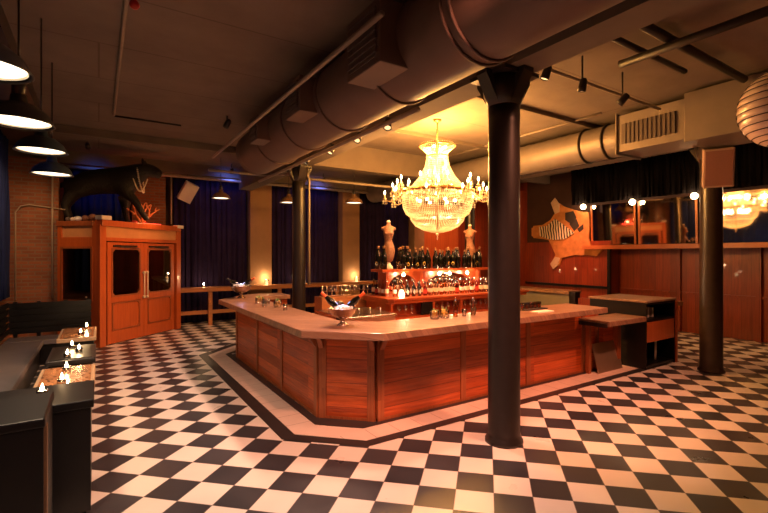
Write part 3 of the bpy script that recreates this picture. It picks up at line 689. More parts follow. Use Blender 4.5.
for (x, y, z, l) in ((-.36, 4.35, .86, 'lit tea light on the black box table'), (-.28, 5.10, .762, 'lit tea light at the near end of the nearest inlaid table'), (-.27, 5.6, .762, 'lit tea light at the far end of the nearest inlaid table'),
                     (-.30, 6.35, .762, 'lit tea light at the near end of the dark table'), (-.20, 6.62, .762, 'lit tea light on the right of the dark table'), (-.28, 6.95, .762, 'lit tea light at the far end of the dark table'),
                     (-.22, 8.0, .762, 'lit tea light at the near end of the farthest inlaid table'), (-.16, 8.65, .762, 'lit tea light at the far end of the farthest inlaid table')):
    candle((x, y, z), l, G, 1.6)
G = 'tea lights on the back ledge'
for (x, l) in ((2.42, 'lit tea light at the left end of the back ledge'), (5.35, 'lit tea light on the back ledge behind the far column')):
    candle((x, 13.3, 1.03), l, G, 3, 1.4)
# pillar uplights
for x, l in ((4.16, 'left'), (7.2, 'right')):
    t = thing('uplight', 'small glowing uplight at the foot of the %s tan pillar' % l, 'light', (x, 13.25, 1.03), 0, 'pillar uplights')
    MB().lathe([(.06, 0), (.065, .02), (.065, .16), (.06, .16), (.055, .03), (.001, .03)], seg=18, caps=False).build('holder', 'glass', t)
    MB().lathe([(.04, .03), (.045, .1), (.03, .15)], seg=14).build('bulb', 'bulb', t)
    light('POINT', 'uplight_lamp', (x, 13.3, 1.24), 9, (1, .62, .3), .03)

# ------------------------------------------------------------------ the bar
base = thing('bar_counter', 'panelled reddish wooden bar front with chamfered corner and bracketed stiles', 'bar', (0, 0, 0))
ZB = 1.05
def panel_run(p0, p1, joints, inner=.06):
    """panels between p0 and p1 (left to right seen from outside); joints = distances of stile centres"""
    p0, p1 = Vector((*p0, 0)), Vector((*p1, 0)); d = (p1-p0); L = d.length; d /= L
    nr = Vector((d.y, -d.x, 0))
    R_ = Matrix(((d.x, -nr.x, 0, p0.x), (d.y, -nr.y, 0, p0.y), (0, 0, 1, 0), (0, 0, 0, 1)))
    ed = joints
    for i in range(len(ed)-1):
        a, b_ = ed[i]+.035, ed[i+1]-.035
        MB().box(a, b_, .015, inner, .035, ZB-.005, R_).build('panel', 'bar_wood', base)
    for e in ed:
        MB().box(max(0, e-.045), min(L, e+.045), 0, inner+.01, .0, ZB-.005, R_).build('stile', 'stile_wood', base, .003)
    MB().box(0, L, .008, inner, 0, .035, R_).build('kickboard', 'stile_wood', base)
panel_run((2.15, 8.72), (2.15, 4.95), [.045, 1.35, 2.52, 3.725])
panel_run((2.16, 4.92), (2.65, 4.43), [.05, .64])
panel_run((2.68, 4.42), (7.05, 4.42), [.045, 1.32, 2.6, 3.95, 4.325])
panel_run((2.62, 9.12), (2.17, 8.74), [.045, .54])
panel_run((3.1, 9.13), (2.64, 9.13), [.045, .415])
# brackets under the overhang
for (x, y, dx, dy) in ((2.15, 5.0, -1, 0), (2.18, 4.88, -.7, -.7), (2.62, 4.44, -.7, -.7), (2.74, 4.42, 0, -1)):
    n = Vector((dx, dy, 0)).normalized(); s = Vector((-n.y, n.x, 0))*.03; P0 = Vector((x, y, 0))
    q = [(0, ZB-.22), (0, ZB-.01), (.22, ZB-.01), (.22, ZB-.05), (.08, ZB-.10)]
    vs = [P0+n*a+s+Vector((0, 0, z)) for a, z in q]+[P0+n*a-s+Vector((0, 0, z)) for a, z in q]
    k = len(q); MB().add(vs, [tuple(range(k)), tuple(range(k, 2*k))[::-1]]+[(i, k+i, k+(i+1) % k, (i+1) % k) for i in range(k)]).build('bracket', 'stile_wood', base)
# back (bartender) side skin of the base
MB().prism([(2.42, 8.6), (2.42, 5.02), (2.87, 4.54), (7.0, 4.54), (7.0, 4.50), (2.84, 4.50), (2.37, 4.98), (2.37, 8.6)], 0, ZB-.005).build('inner_panel', 'stile_wood', base)
top = MB().prism([(1.78, 8.42), (1.78, 4.50), (2.42, 3.87), (6.42, 3.87), (6.42, 4.60), (2.80, 4.60), (2.45, 4.92), (2.45, 8.40), (2.65, 8.62), (3.18, 8.62), (3.18, 9.22), (2.50, 9.22)], ZB, 1.13).build('butcher_block_worktop', 'top_wood', None, .008)
tag(top, 'thick butcher-block bar top wrapping round the bar corner', 'bar top')
# far leg body
t = thing('bar_back_base', 'low wooden bar section at the far end behind the column', 'bar', (0, 0, 0))
MB().box(2.6, 3.14, 8.68, 8.72, 0, ZB).build('panel', 'bar_wood', t); MB().box(3.10, 3.14, 8.73, 9.06, 0, ZB).build('end_panel', 'stile_wood', t)
# bottle well / rack of glasses behind far left
t = thing('glass_rack', 'wire rack of upright dividers behind the far column', 'rack', (4.1, 7.9, 0))
rk = MB()
for i in range(12):
    rk.tube([(-.55+.1*i, 0, 1.13), (-.55+.1*i, 0, 1.33)], .009, 6)
for z in (1.14, 1.23, 1.33): rk.tube([(-.56, 0, z), (.56, 0, z)], .009, 6)
rk.build('wire_frame', 'chrome', t)
MB().box(-.6, .6, -.1, .25, 0, 1.12).build('rack_cabinet', 'rail_wood', t)

# drop-leaf side table
t = thing('side_shelf', 'lower butcher-block serving shelf at the right end of the bar', 'shelf', (0, 0, 0))
MB().box(6.46, 7.52, 3.86, 4.40, .83, .91).build('shelf_top', 'top_wood', t, .008)
MB().box(6.44, 6.46, 3.90, 4.38, .81, .87).build('end_rail', 'iron', t)
MB().box(7.06, 7.5, 4.34, 4.42, .42, .83).build('back_panel', 'bar_wood', t)
MB().box(7.35, 7.44, 4.25, 4.34, 0, .83).build('leg', 'stile_wood', t)
MB().box(6.60, 6.66, 4.30, 4.36, 0, .83).build('leg', 'stile_wood', t)
o = MB().box(-.35, .35, -.008, .008, 0, .48).build('steel_sheet', 'steel_sheet', loc=(7.08, 4.22, 0), rot=(radians(-14), 0, 0)); tag(o, 'brownish steel sheet leaning below the serving shelf', 'metal sheet')
# cabinet
t = thing('service_cabinet', 'black service cabinet with wooden top and open shelf beside the right column', 'cabinet', (0, 0, 0))
m = MB(); x0, x1, y0, y1 = 7.62, 8.62, 3.92, 4.95
m.box(x0, x0+.03, y0, y1, 0, 1.12); m.box(x1-.03, x1, y0, y1, 0, 1.12); m.box(x0+.03, x1-.03, y1-.03, y1, 0, 1.12)
m.box(x0+.03, x1-.03, y0, y1-.03, 1.08, 1.12); m.box(x0+.03, x1-.03, y0+.01, y1-.03, .80, .83); m.box(x0+.03, x1-.03, y0+.01, y1-.03, .02, .06)
m.build('carcass', 'black_wood', t)
MB().box(x0-.02, x1+.02, y0-.02, y1+.02, 1.12, 1.155).build('cabinet_top', 'top_wood', t, .005)
MB().box(x0+.035, x1-.035, y0, y0+.03, .45, .79).build('drawer_front', 'booth_wood', t, .004)
MB().box(x1, x1+.05, y0-.02, y0+.05, 0, 1.1).build('side_strip', 'booth_wood', t)
MB().box(x1+.05, x1+.30, y0+.0, y0+.10, 1.0, 1.08).build('wood_block', 'rail_wood', t)
for k, (x, w, h, c, l) in enumerate(((7.78, .12, .2, 'foil', 'gold coloured packet standing in the black cabinet'), (8.05, .05, .18, 'paper', 'white folder upright in the black cabinet'), (8.2, .04, .16, 'paper', 'white card upright beside the folder in the black cabinet'))):
    tag(MB().box(x-w/2, x+w/2, 4.1, 4.25, .83, .83+h).build('folder' if k else 'packet', c), l, 'stationery')
tag(MB().tube([(8.28, 4.1, .06), (8.3, 4.1, .42)], .02, 10).build('paper_roll', 'paper'), 'upright white roll in the lower part of the black cabinet', 'roll')
# inner right leg
t = thing('bar_return', 'grey panelled inner bar return with wooden top at right', 'bar', (0, 0, 0))
MB().box(8.62, 8.72, 6.1, 8.6, 0, 1.06).build('grey_panel', 'grey_panel', t)
MB().box(8.55, 9.0, 6.06, 8.6, 1.06, 1.13).build('return_top', 'top_wood', t, .005)
MB().box(8.55, 8.72, 5.9, 6.05, 0, 1.12).build('end_post', 'black_wood', t)
tag(MB().box(8.62, 8.70, 5.0, 5.88, 0, 1.0).build('low_partition', 'panel_wood'), 'low red wooden partition between the cabinet and the grey bar return', 'partition')

# ------------------------------------------------------------------ back bar island
t = thing('back_bar', 'two-tier red wooden back bar island loaded with bottles', 'back bar', (0, 0, 0))
LX0, LX1, LY0, LY1 = 4.30, 8.0, 6.68, 7.75
MB().prism([(LX0, LY1), (LX0, LY0+.08), (LX0+.08, LY0), (LX1, LY0), (LX1, LY1)], 1.10, 1.14).build('lower_top', 'red_wood', t, .006)
MB().prism([(LX0+.04, LY1-.02), (LX0+.04, LY0+.12), (LX0+.12, LY0+.04), (LX1-.04, LY0+.04), (LX1-.04, LY1-.02)], 1.04, 1.10).build('moulding', 'red_wood', t, .006)
MB().box(LX0+.1, LX1-.1, LY0+.3, LY1-.05, .0, 1.04).build('cabinet_core', 'red_wood', t)
MB().box(LX0+.06, LX1-.06, LY0+.06, LY0+.3, .74, .79).build('glass_shelf', 'red_wood', t)
MB().box(LX0+.06, LX1-.06, LY0+.10, LY0+.14, 0, .74).build('front_panel', 'red_wood', t)
for x in (LX0+.06, 5.32, 6.02, 6.9, 7.7): MB().box(x, x+.05, LY0+.06, LY0+.1, .79, 1.04).build('divider', 'red_wood', t)
MB().box(5.05, 5.32, LY0+.07, LY0+.09, .80, 1.03).build('dark_compartment', 'black_wood', t)
UX0, UX1, UY0, UY1 = 4.42, 7.2, 7.12, 7.56
MB().box(UX0, UX1, UY0, UY1, 1.60, 1.65).build('upper_shelf', 'red_wood', t, .006)
def arch_panel(x0, x1, z0, z1, y0, y1):
    m = MB(); n = 18; w = (x1-x0); r = w/2-.06; cx = (x0+x1)/2; zc = z1-.05-min(r, .30); rz = min(r, .30)
    arc = [(cx-r, z0)]+[(cx-r*cos(pi*k/n), zc+rz*sin(pi*k/n)) for k in range(n+1)]+[(cx+r, z0)]
    out = [(x0, z0)]+[(x0+w*(k/n), z1) for k in range(n+1)]+[(x1, z0)]
    N = len(arc); vs = [(a, y0, b) for a, b in arc]+[(a, y0, b) for a, b in out]+[(a, y1, b) for a, b in arc]+[(a, y1, b) for a, b in out]
    fs = [(i, N+i, N+i+1, i+1) for i in range(N-1)]+[(2*N+i, 2*N+i+1, 3*N+i+1, 3*N+i) for i in range(N-1)]+[(i, i+1, 2*N+i+1, 2*N+i) for i in range(N-1)]
    return m.add(vs, fs)
for (a, b_) in ((4.6, 5.42), (5.48, 6.95)):
    arch_panel(a, b_, 1.14, 1.60, 7.30, 7.34).build('arch', 'red_wood', t)
for x in (4.55, 5.42, 6.95): MB().box(x, x+.06, 7.20, 7.50, 1.14, 1.60).build('support', 'red_wood', t)
MB().box(4.6, 7.0, 7.52, 7.54, 1.14, 1.60).build('back_mirror', 'mirror', t)
for x, l in ((4.95, 'left'), (5.85, 'middle'), (6.12, 'centre right'), (6.62, 'right')):
    q = thing('shelf_bulb', '%s glowing bulb under the upper bottle shelf' % l, 'light bulb', (x, 7.20, 1.60), 0, 'bulbs under the bottle shelf')
    MB().ball((0, 0, -.06), .035, 14, 8).build('bulb', 'globe', q); MB().lathe([(.015, -.03), (.015, 0)], seg=10).build('socket', 'brass', q)
    light('POINT', 'shelf_bulb_light', (x, 7.12, 1.54), 10, (1, .6, .33), .04)

# bottle prototypes
protos = {}
def bottle(kind, loc, label, group, rz=None):
    if kind in protos: return dup(protos[kind], loc, random.random()*6 if rz is None else rz, label, group)
    t = thing('liquor_bottle' if kind != 'champ' else 'champagne_bottle', label, 'bottle', loc, 0, group); protos[kind] = t
    if kind == 'champ':
        MB().lathe([(.001, .01), (.040, 0), (.044, .01), (.044, .16), (.038, .20), (.018, .255), (.015, .30), (.018, .305), (.018, .318), (.001, .32)], seg=16, caps=False).build('glass_body', 'bottle_dark', t)
        MB().lathe([(.0185, .285), (.0175, .30), (.0195, .306), (.0195, .32), (.001, .322)], seg=14, caps=False).build('foil', 'foil', t)
        m = MB()
        R_ = .0448; pts = [(.026*cos(j*pi/6), .08+.03*sin(j*pi/6)) for j in range(12)]
        m.add([(R_*cos(u/R_), R_*sin(u/R_), z) for u, z in pts], [tuple(range(12))]); m.build('paper_label', 'lime', t)
    elif kind == 'black':
        MB().lathe([(.001, .0), (.042, 0), (.042, .17), (.03, .21), (.015, .24), (.015, .29), (.001, .295)], seg=16, caps=False).build('glass_body', 'bottle_dark', t)
        m = MB()
        for k in range(3):
            a = 2*pi*k/3; c_, s_ = cos(a), sin(a); R_ = .0445
            pts = [(0, .04), (.034, .09), (0, .14), (-.034, .09)]
            m.add([(R_*cos(a+u/R_), R_*sin(a+u/R_), z) for u, z in pts], [(0, 1, 2, 3)])
        m.build('diamond_label', 'label_white', t)
    elif kind == 'square':
        m = MB().loft([(0, 0, 0, .05, .05), (0, 0, .16, .05, .05), (0, 0, .185, .02, .02), (0, 0, .22, .016, .016)], 4); m.build('glass_body', 'glass_amber', t)
        MB().lathe([(.018, .22), (.018, .25)], seg=12).build('cap', 'cap', t); MB().loft([(0, 0, .05, .051, .051), (0, 0, .11, .051, .051)], 4, False, False).build('paper_label', 'label_cream', t)
    elif kind == 'spirit':
        MB().lathe([(.001, .0), (.038, 0), (.040, .02), (.040, .17), (.03, .21), (.014, .24), (.014, .28)], seg=16, caps=False).build('glass_body', 'glass_pink', t)
        MB().lathe([(.016, .27), (.016, .305), (.001, .306)], seg=12, caps=False).build('cap', 'chrome', t); MB().lathe([(.0408, .06), (.0408, .14)], seg=16, caps=False).build('paper_label', 'label_cream', t)
    elif kind == 'amber':
        MB().lathe([(.001, .0), (.036, 0), (.038, .02), (.038, .19), (.014, .24), (.014, .29)], seg=16, caps=False).build('glass_body', 'glass_amber', t)
        MB().lathe([(.016, .28), (.016, .31), (.001, .311)], seg=12, caps=False).build('cap', 'cap', t); MB().lathe([(.0388, .06), (.0388, .13)], seg=16, caps=False).build('paper_label', 'label_white', t)
    elif kind == 'red':
        MB().lathe([(.001, .0), (.038, 0), (.040, .02), (.040, .15), (.016, .20), (.015, .25)], seg=16, caps=False).build('glass_body', 'glass_red', t)
        MB().lathe([(.017, .245), (.017, .27), (.001, .271)], seg=12, caps=False).build('cap', 'cap', t); MB().lathe([(.0408, .04), (.0408, .12)], seg=16, caps=False).build('paper_label', 'label_red', t)
    return t
random.seed(11)
# champagne on the upper shelf, three rows
for r, (y, n, nm) in enumerate(((7.17, 14, 'front'), (7.34, 13, 'middle'), (7.48, 12, 'rear'))):
    for i in range(n):
        x = 4.92+(7.10-4.92)*(i+.33*r)/(n-.2)+random.uniform(-.03, .03)
        if abs(x-6.82) < .17 and r > 0: continue
        if x > 7.12: continue
        o = bottle('champ', (x, y+random.uniform(-.01, .01), 1.65), 'dark champagne bottle, %s from the left in the %s row of the upper shelf' % (ORD[i], nm), 'champagne bottles on the upper shelf')
        k = random.uniform(1.12, 1.42); o.scale = (k, k, k)
bottle('champ', (4.50, 7.2, 1.65), 'dark champagne bottle alone left of the left mannequin', 'champagne bottles on the upper shelf')
bottle('champ', (4.52, 7.44, 1.65), 'dark champagne bottle behind the lone one left of the left mannequin', 'champagne bottles on the upper shelf')
# bottles on the lower counter
x = 4.86; i = 0
seq = ['spirit', 'black', 'black', 'black', 'red', 'spirit', 'spirit', 'amber', 'spirit', 'spirit', 'red', 'amber', 'spirit', 'amber', 'red', 'spirit', 'spirit', 'amber', 'spirit', 'spirit', 'spirit', 'amber']
for i, k in enumerate(seq):
    x = 4.72+.1365*i
    bottle(k, (x, 6.92, 1.14), '%s bottle, %s from the left in the front row of the lower counter' % ({'spirit': 'pale spirit', 'black': 'black diamond-labelled', 'red': 'red', 'amber': 'amber liquor'}[k], ORD[i]), 'front row bottles on the lower counter', .3)
seq = ['amber', 'spirit', 'spirit', 'amber', 'square', 'spirit', 'amber', 'spirit', 'spirit', 'amber', 'spirit', 'square', 'spirit', 'amber', 'spirit', 'spirit', 'amber', 'spirit', 'square', 'spirit', 'amber', 'spirit']
for i, k in enumerate(seq):
    x = 4.66+.1365*i
    bottle(k, (x, 7.07, 1.14), '%s bottle, %s from the left in the rear row of the lower counter' % ({'spirit': 'pale spirit', 'square': 'square amber', 'amber': 'amber liquor'}[k], ORD[i]), 'rear row bottles on the lower counter')
# bottles along the left end of the island
for i in range(5):
    bottle(['spirit', 'amber', 'spirit', 'red', 'spirit'][i], (4.56+.0*i, 7.2+.12*i, 1.14), ['pale spirit', 'amber', 'pale spirit', 'red', 'pale spirit'][i]+' bottle on the left end of the back bar, %s from the front' % ORD[i], 'bottles on the left end of the back bar')
q = thing('paper_lamp', 'small white glowing lamp at the front left of the back bar', 'lamp', (4.66, 6.84, 1.14))
MB().lathe([(.035, 0), (.05, .02), (.045, .10), (.02, .13)], seg=16).build('shade', 'globe', q)
light('POINT', 'paper_lamp_light', (4.6, 6.76, 1.3), 2, (1, .62, .36), .05)

# wine glasses
g0 = None
def wineglass(loc, label, group, up=True):
    global g0
    if g0 is None:
        g0 = thing('wine_glass', label, 'glass', loc, 0, group)
        MB().lathe([(.03, 0), (.03, .003), (.004, .008), (.004, .07), (.02, .09), (.034, .12), (.036, .16), (.030, .20)], seg=14, caps=False).build('glass_body', 'glass_rim', g0); return g0
    return dup(g0, loc, 0, label, group)
for i in range(22):
    x = 4.62+.148*i
    if 5.03 < x < 5.34: continue
    wineglass((x, 6.87, .79), 'wine glass, %s from the left on the rack under the lower counter' % ORD[i], 'wine glasses under the lower counter')
for i in range(8):
    wineglass((4.40-.0*i-.62+.1*i, 7.86, 1.335) if False else (3.62+.13*i, 8.02, 1.12), 'wine glass, %s from the left on the cabinet behind the wire rack' % ORD[i], 'wine glasses behind the wire rack')

# mannequins
def mannequin(loc, rz, label):
    t = thing('dress_form', label, 'mannequin', loc, rz, 'beaded torsos on the upper shelf')
    MB().lathe([(.085, 0), (.09, .01), (.088, .05), (.05, .08), (.035, .12), (.035, .16)], seg=20).build('stand', 'white', t)
    r = [(0, 0, .14, .05, .04), (.0, 0, .17, .085, .07), (.005, 0, .26, .108, .085), (.012, 0, .36, .112, .09), (.012, 0, .44, .098, .08), (.0, 0, .52, .078, .062), (-.005, 0, .57, .072, .058), (-.004, -.005, .63, .085, .068), (0, -.02, .69, .102, .085), (0, -.012, .74, .098, .075), (0, 0, .80, .11, .055), (0, 0, .83, .09, .048), (0, 0, .85, .045, .04), (0, 0, .89, .036, .034), (0, 0, .91, .036, .034)]
    m = MB().loft(r, 24); m.ball((.045, -.062, .69), .042, 14, 8); m.ball((-.045, -.062, .69), .042, 14, 8)
    for s in (-1, 1): m.ball((s*.108, 0, .785), .036, 12, 7)
    m.build('torso', 'peach', t)
    MB().lathe([(.038, .91), (.042, .915), (.03, .94), (.008, .955)], seg=16).build('neck_cap', 'white', t)
    return t
mannequin((4.68, 7.32, 1.65), radians(-30), 'headless beaded female torso at the left end of the upper shelf')
mannequin((6.82, 7.33, 1.65), radians(-60), 'headless beaded female torso among bottles at the right end of the shelf')

# ------------------------------------------------------------------ items on the bar top
def icebowl(loc, label, necks, s=1):
    t = thing('footed_bowl', label, 'bowl', loc, 0, 'footed ice bowls on the bar'); t.scale = (s, s, s)
    MB().lathe([(.075, 0), (.078, .008), (.06, .02), (.03, .045), (.026, .075), (.04, .09), (.10, .11), (.16, .16), (.185, .215), (.195, .222), (.185, .226), (.155, .165), (.1, .12), (.001, .11)], seg=36, caps=False).build('bowl_body', 'silver', t)
    m = MB().lathe([(.165, .185), (.12, .215), (.05, .235), (.001, .235)], seg=24, caps=False)
    for k in range(40):
        a, r = random.random()*2*pi, random.random()*.13; m.box(-.018, .018, -.015, .015, -.013, .013, Matrix.Translation((r*cos(a), r*sin(a), .235)) @ Matrix.Rotation(random.random()*3, 4, (random.random(), .5, random.random())))
    m.build('ice', 'ice', t)
    MB().lathe([(.03, .215), (.03, .25), (.015, .26)], seg=12).build('led_puck', 'blue_led', t)
    return t
random.seed(5)
bx, by = 2.31, 4.58
icebowl((bx, by, 1.13), 'silver footed bowl of ice with champagne bottles at the bar corner', 3, .88)
light('POINT', 'bowl_light', (bx, by, 1.43), .5, (.6, .55, 1), .03)
def leaning(loc, tilt, az, label, mat):
    t = thing('champagne_bottle', label, 'bottle', loc, 0, 'bottles in the ice bowls'); t.rotation_euler = (0, tilt, az)
    MB().lathe([(.035, .0), (.040, .01), (.040, .1), (.018, .17), (.015, .21), (.001, .215)], seg=16, caps=False).build('glass_body', 'bottle_dark', t)
    MB().lathe([(.0205, .155), (.0165, .20), (.019, .21), (.019, .235), (.001, .237)], seg=14, caps=False).build('foil', mat, t)
    return t
az0 = radians(-34)
leaning((bx-.07*cos(az0), by-.07*sin(az0), 1.345), radians(-48), az0, 'orange-foiled bottle leaning left out of the nearest ice bowl', 'cork_red')
leaning((bx+.07*cos(az0), by+.07*sin(az0), 1.345), radians(48), az0, 'orange-foiled bottle leaning right out of the nearest ice bowl', 'cork_red')
icebowl((2.2, 8.52, 1.13), 'silver footed bowl of ice at the far left end of the bar', 2)
leaning((2.2+.06*cos(az0), 8.52+.06*sin(az0), 1.37), radians(55), az0, 'orange-foiled bottle leaning right out of the far ice bowl', 'cork_red')
leaning((2.2-.06*cos(az0), 8.52-.06*sin(az0), 1.37), radians(-60), az0, 'dark-foiled bottle leaning left out of the far ice bowl', 'cap')
light('POINT', 'bowl_light', (2.2, 8.52, 1.43), .6, (.6, .55, 1), .03)

def jar(loc, label, kind):
    t = thing('garnish_jar', label, 'jar', loc, random.random(), 'garnish jars on the bar')
    MB().lathe([(.001, .004), (.055, 0), (.062, .02), (.06, .09), (.055, .10)], seg=20, caps=False).build('glass_jar', 'glass_rim', t)
    m = MB()
    for k in range(14):
        a, r = random.random()*6.28, random.random()*.035; m.ball((r*cos(a), r*sin(a), .03+random.random()*.06), .018, 8, 5)
    m.build('citrus', 'lime' if kind else 'peach', t)
    m = MB()
    for k in range(9):
        a = random.random()*6.28; p0 = Vector((.03*cos(a), .03*sin(a), .09)); p1 = p0+Vector((.03*cos(a), .03*sin(a), .02+.03*random.random()))
        n = Vector((-sin(a), cos(a), 0))*.010; mid = (p0+p1)/2
        m.add([p0, mid+n, p1, mid-n], [(0, 1, 2, 3)])
    m.build('herb_leaf', 'green', t); return t
random.seed(9)
from mathutils import Vector as Vv
for (x, y, l, k) in ((3.50, 4.40, 'glass garnish jar with mint, left of the pair nearest the ice bowl', 1), (3.66, 4.40, 'glass garnish jar of citrus, right of the pair nearest the ice bowl', 1),
                     (2.28, 6.72, 'glass garnish jar with greens beside the far column', 1), (2.2, 7.05, 'glass of herbs second from the far column on the left bar top', 0), (2.2, 7.4, 'glass jar farthest along the left bar top', 1)):
    jar((x, y, 1.13), l, k)
def tallbottle(loc, label, mat='glass_pink'):
    t = thing('mixing_bottle', label, 'bottle', loc, 0, 'slim bottles on the front bar')
    MB().lathe([(.001, .0), (.03, 0), (.03, .12), (.022, .14), (.02, .18), (.026, .20)], seg=16, caps=False).build('glass_body', mat, t)
    MB().lathe([(.012, .19), (.02, .205), (.008, .225), (.004, .25)], seg=12).build('stopper', 'chrome', t); return t
tallbottle((3.84, 4.40, 1.13), 'slim glass bottle with steel pourer, left of two', 'glass_amber')
tallbottle((4.13, 4.38, 1.13), 'slim glass bottle with steel pourer, right of two')
def tumbler(loc, label, mat='glass', g='tumblers on the bar'):
    t = thing('tumbler', label, 'glass', loc, 0, g)
    MB().lathe([(.001, .005), (.028, 0), (.034, .09), (.032, .09), (.027, .01)], seg=16, caps=False).build('glass_body', 'glass_rim' if mat == 'glass' else mat, t); return t
tumbler((3.99, 4.40, 1.13), 'clear tumbler between the two slim bottles'); tumbler((4.24, 4.48, 1.13), 'clear tumbler just behind and right of the slim bottles')
tumbler((4.42, 4.30, 1.13), 'clear tumbler farthest right past the slim bottles')
tumbler((2.25, 6.30, 1.13), 'clear tumbler on the left bar top just before the column'); tumbler((2.12, 6.85, 1.13), 'clear tumbler among the far garnish jars')
# tray with orange glasses right of the column
t = tag(MB().box(-.25, .25, -.09, .09, 0, .015).build('bar_mat', 'black_rubber', loc=(5.3, 4.38, 1.13)), 'black rubber mat on the bar right of the nearest column', 'mat')
for k in range(5): tumbler((5.10+.09*k, 4.38, 1.145), 'amber tumbler, %s from the left on the black mat' % ORD[k], 'glass_amber', 'amber tumblers on the black mat')
tag(MB().box(-.17, .17, -.07, .07, 0, .012).build('folded_napkin', 'cloth_white', loc=(5.18, 4.1, 1.13)), 'white folded napkin on the bar right of the nearest column', 'napkin')
t = thing('beer_tap', 'dark cylindrical tap tower inside the bar corner', 'tap', (2.75, 5.55, 0)); 
MB().lathe([(.06, 0), (.06, .02), (.05, .05), (.05, 1.18), (.062, 1.2), (.062, 1.27), (.02, 1.3)], seg=20).build('tower', 'iron', t)
MB().tube([(-.0, -.03, 1.22), (-.02, -.12, 1.2), (-.02, -.12, 1.14)], .012).build('spout', 'chrome', t)
t = thing('ice_well', 'steel ice well counter below the back bar', 'sink', (0, 0, 0))
MB().box(3.2, 4.1, 6.2, 7.3, 0, .92).build('well_body', 'steel_sheet', t); MB().box(3.18, 4.12, 6.18, 7.32, .92, .96).build('well_rim', 'chrome', t, .01)
m = MB()
for k in range(4): m.tube([(3.3+.2*k, 6.35, .97), (3.3+.2*k, 6.35, 1.05), (3.38+.2*k, 6.6, 1.02)], .015)
m.build('rail_tube', 'chrome', t)

# ------------------------------------------------------------------ chandelier
CX, CY = 5.15, 6.40; k_ = .0184
def zc(y): return 1.937+(254.4-y)*k_
ch = thing('chandelier', 'huge crystal basket chandelier with a ring of candle bulbs over the bar', 'chandelier', (CX, CY, 0))
def strings(prof_fn, n, step, r, twist=0):
    m = MB()
    for i in range(n):
        a = 2*pi*i/n
        for (rad, z) in prof_fn: m.octa((rad*cos(a+twist), rad*sin(a+twist), z), r, step*.52)
    return m
def sample(pts, step):
    out = []; 
    for (r0, z0), (r1, z1) in zip(pts, pts[1:]):
        L = math.hypot(r1-r0, z1-z0); n = max(1, int(L/step)); out += [(r0+(r1-r0)*k/n, z0+(z1-z0)*k/n) for k in range(n)]
    return out
r1 = .635
RZ = zc(192.5)
tent = [(.19, zc(158)), (.23, zc(168)), (.33, zc(178)), (.47, zc(187)), (.62, RZ+.02)]
strings(sample(tent, .034), 84, .034, .0085).build('upper_strands', 'crystal', ch)
bask = [(r1, RZ-.01), (r1+.01, zc(200)), (r1-.01, zc(208)), (r1-.06, zc(214)), (r1-.16, zc(218))]
strings(sample(bask, .03), 110, .03, .0085).build('basket_strands', 'crystal', ch)
b2 = [(.50, zc(216)), (.48, zc(221)), (.40, zc(226)), (.26, zc(230)), (.12, zc(232)), (.03, zc(232.5))]
strings(sample(b2, .028), 90, .028, .0085, .03).build('bowl_strands', 'crystal', ch)
crown = [(.20, zc(158)), (.19, zc(154)), (.26, zc(150)), (.33, zc(147)), (.27, zc(143.5))]
strings(sample(crown, .03), 48, .03, .010).build('crown_strands', 'crystal', ch)
def ringtube(m, R_, z, r, n=48): m.tube([(R_*cos(2*pi*i/n), R_*sin(2*pi*i/n), z) for i in range(n+1)], r, 6)
m = MB(); ringtube(m, .66, RZ, .024); ringtube(m, .33, zc(147), .014); ringtube(m, .19, zc(157), .012); m.lathe([(.645, RZ-.03), (.675, RZ-.03), (.675, RZ+.03), (.645, RZ+.03), (.645, RZ-.03)], seg=64, caps=False); m.build('metal_band', 'bronze', ch)
m = MB().tube([(0, 0, zc(231)), (0, 0, zc(143))], .018, 8).tube([(0, 0, zc(143)), (0, 0, CEIL)], .012, 8); m.lathe([(.02, CEIL-.06), (.07, CEIL-.03), (.08, CEIL-.001)], seg=20)
for k in range(10):
    z = CEIL-.08-.0*k-.05*k
    if z > zc(142): m.ball((0, 0, z), .02, 8, 5)
m.build('stem', 'bronze', ch)
MB().ball((0, 0, zc(234.5)), .028, 10, 6).octa((0, 0, zc(238)), .022, .045).build('finial', 'crystal', ch)
NA = 30
for i in range(NA):
    a = 2*pi*i/NA+.08; R_ = (.96, .84, .74)[i % 3]; zz = (zc(200), zc(194), zc(187))[i % 3]
    c_, s_ = cos(a), sin(a)
    pts = [((.66+(R_-.66)*f)*c_, (.66+(R_-.66)*f)*s_, RZ-.10*sin(pi*f)+(zz-RZ)*f) for f in [j/8 for j in range(9)]]
    arm = MB().tube(pts, .009, 6).lathe([(.012, 0), (.038, .01), (.042, .018), (.012, .012)], (R_*c_, R_*s_, zz), 12).build('arm', 'brass', ch)
    MB().lathe([(.011, .01), (.011, .09)], (R_*c_, R_*s_, zz), 8).build('candle_sleeve', 'white', arm)
    MB().loft([(R_*c_, R_*s_, zz+.09, .010, .010), (R_*c_, R_*s_, zz+.11, .019, .019), (R_*c_, R_*s_, zz+.135, .016, .016), (R_*c_, R_*s_, zz+.165, .002, .002)], 8).build('candle_bulb', 'bulb', arm)
    m = MB()
    for j in range(7):
        b_ = 2*pi*j/7; m.octa((R_*c_+.042*cos(b_), R_*s_+.042*sin(b_), zz-.03), .010, .028); m.octa((R_*c_+.042*cos(b_), R_*s_+.042*sin(b_), zz-.075), .007, .018)
    for f in (.3, .6): m.octa(((.66+(R_-.66)*f)*c_, (.66+(R_-.66)*f)*s_, RZ-.15), .010, .03)
    m.build('drop_crystal', 'crystal', arm)
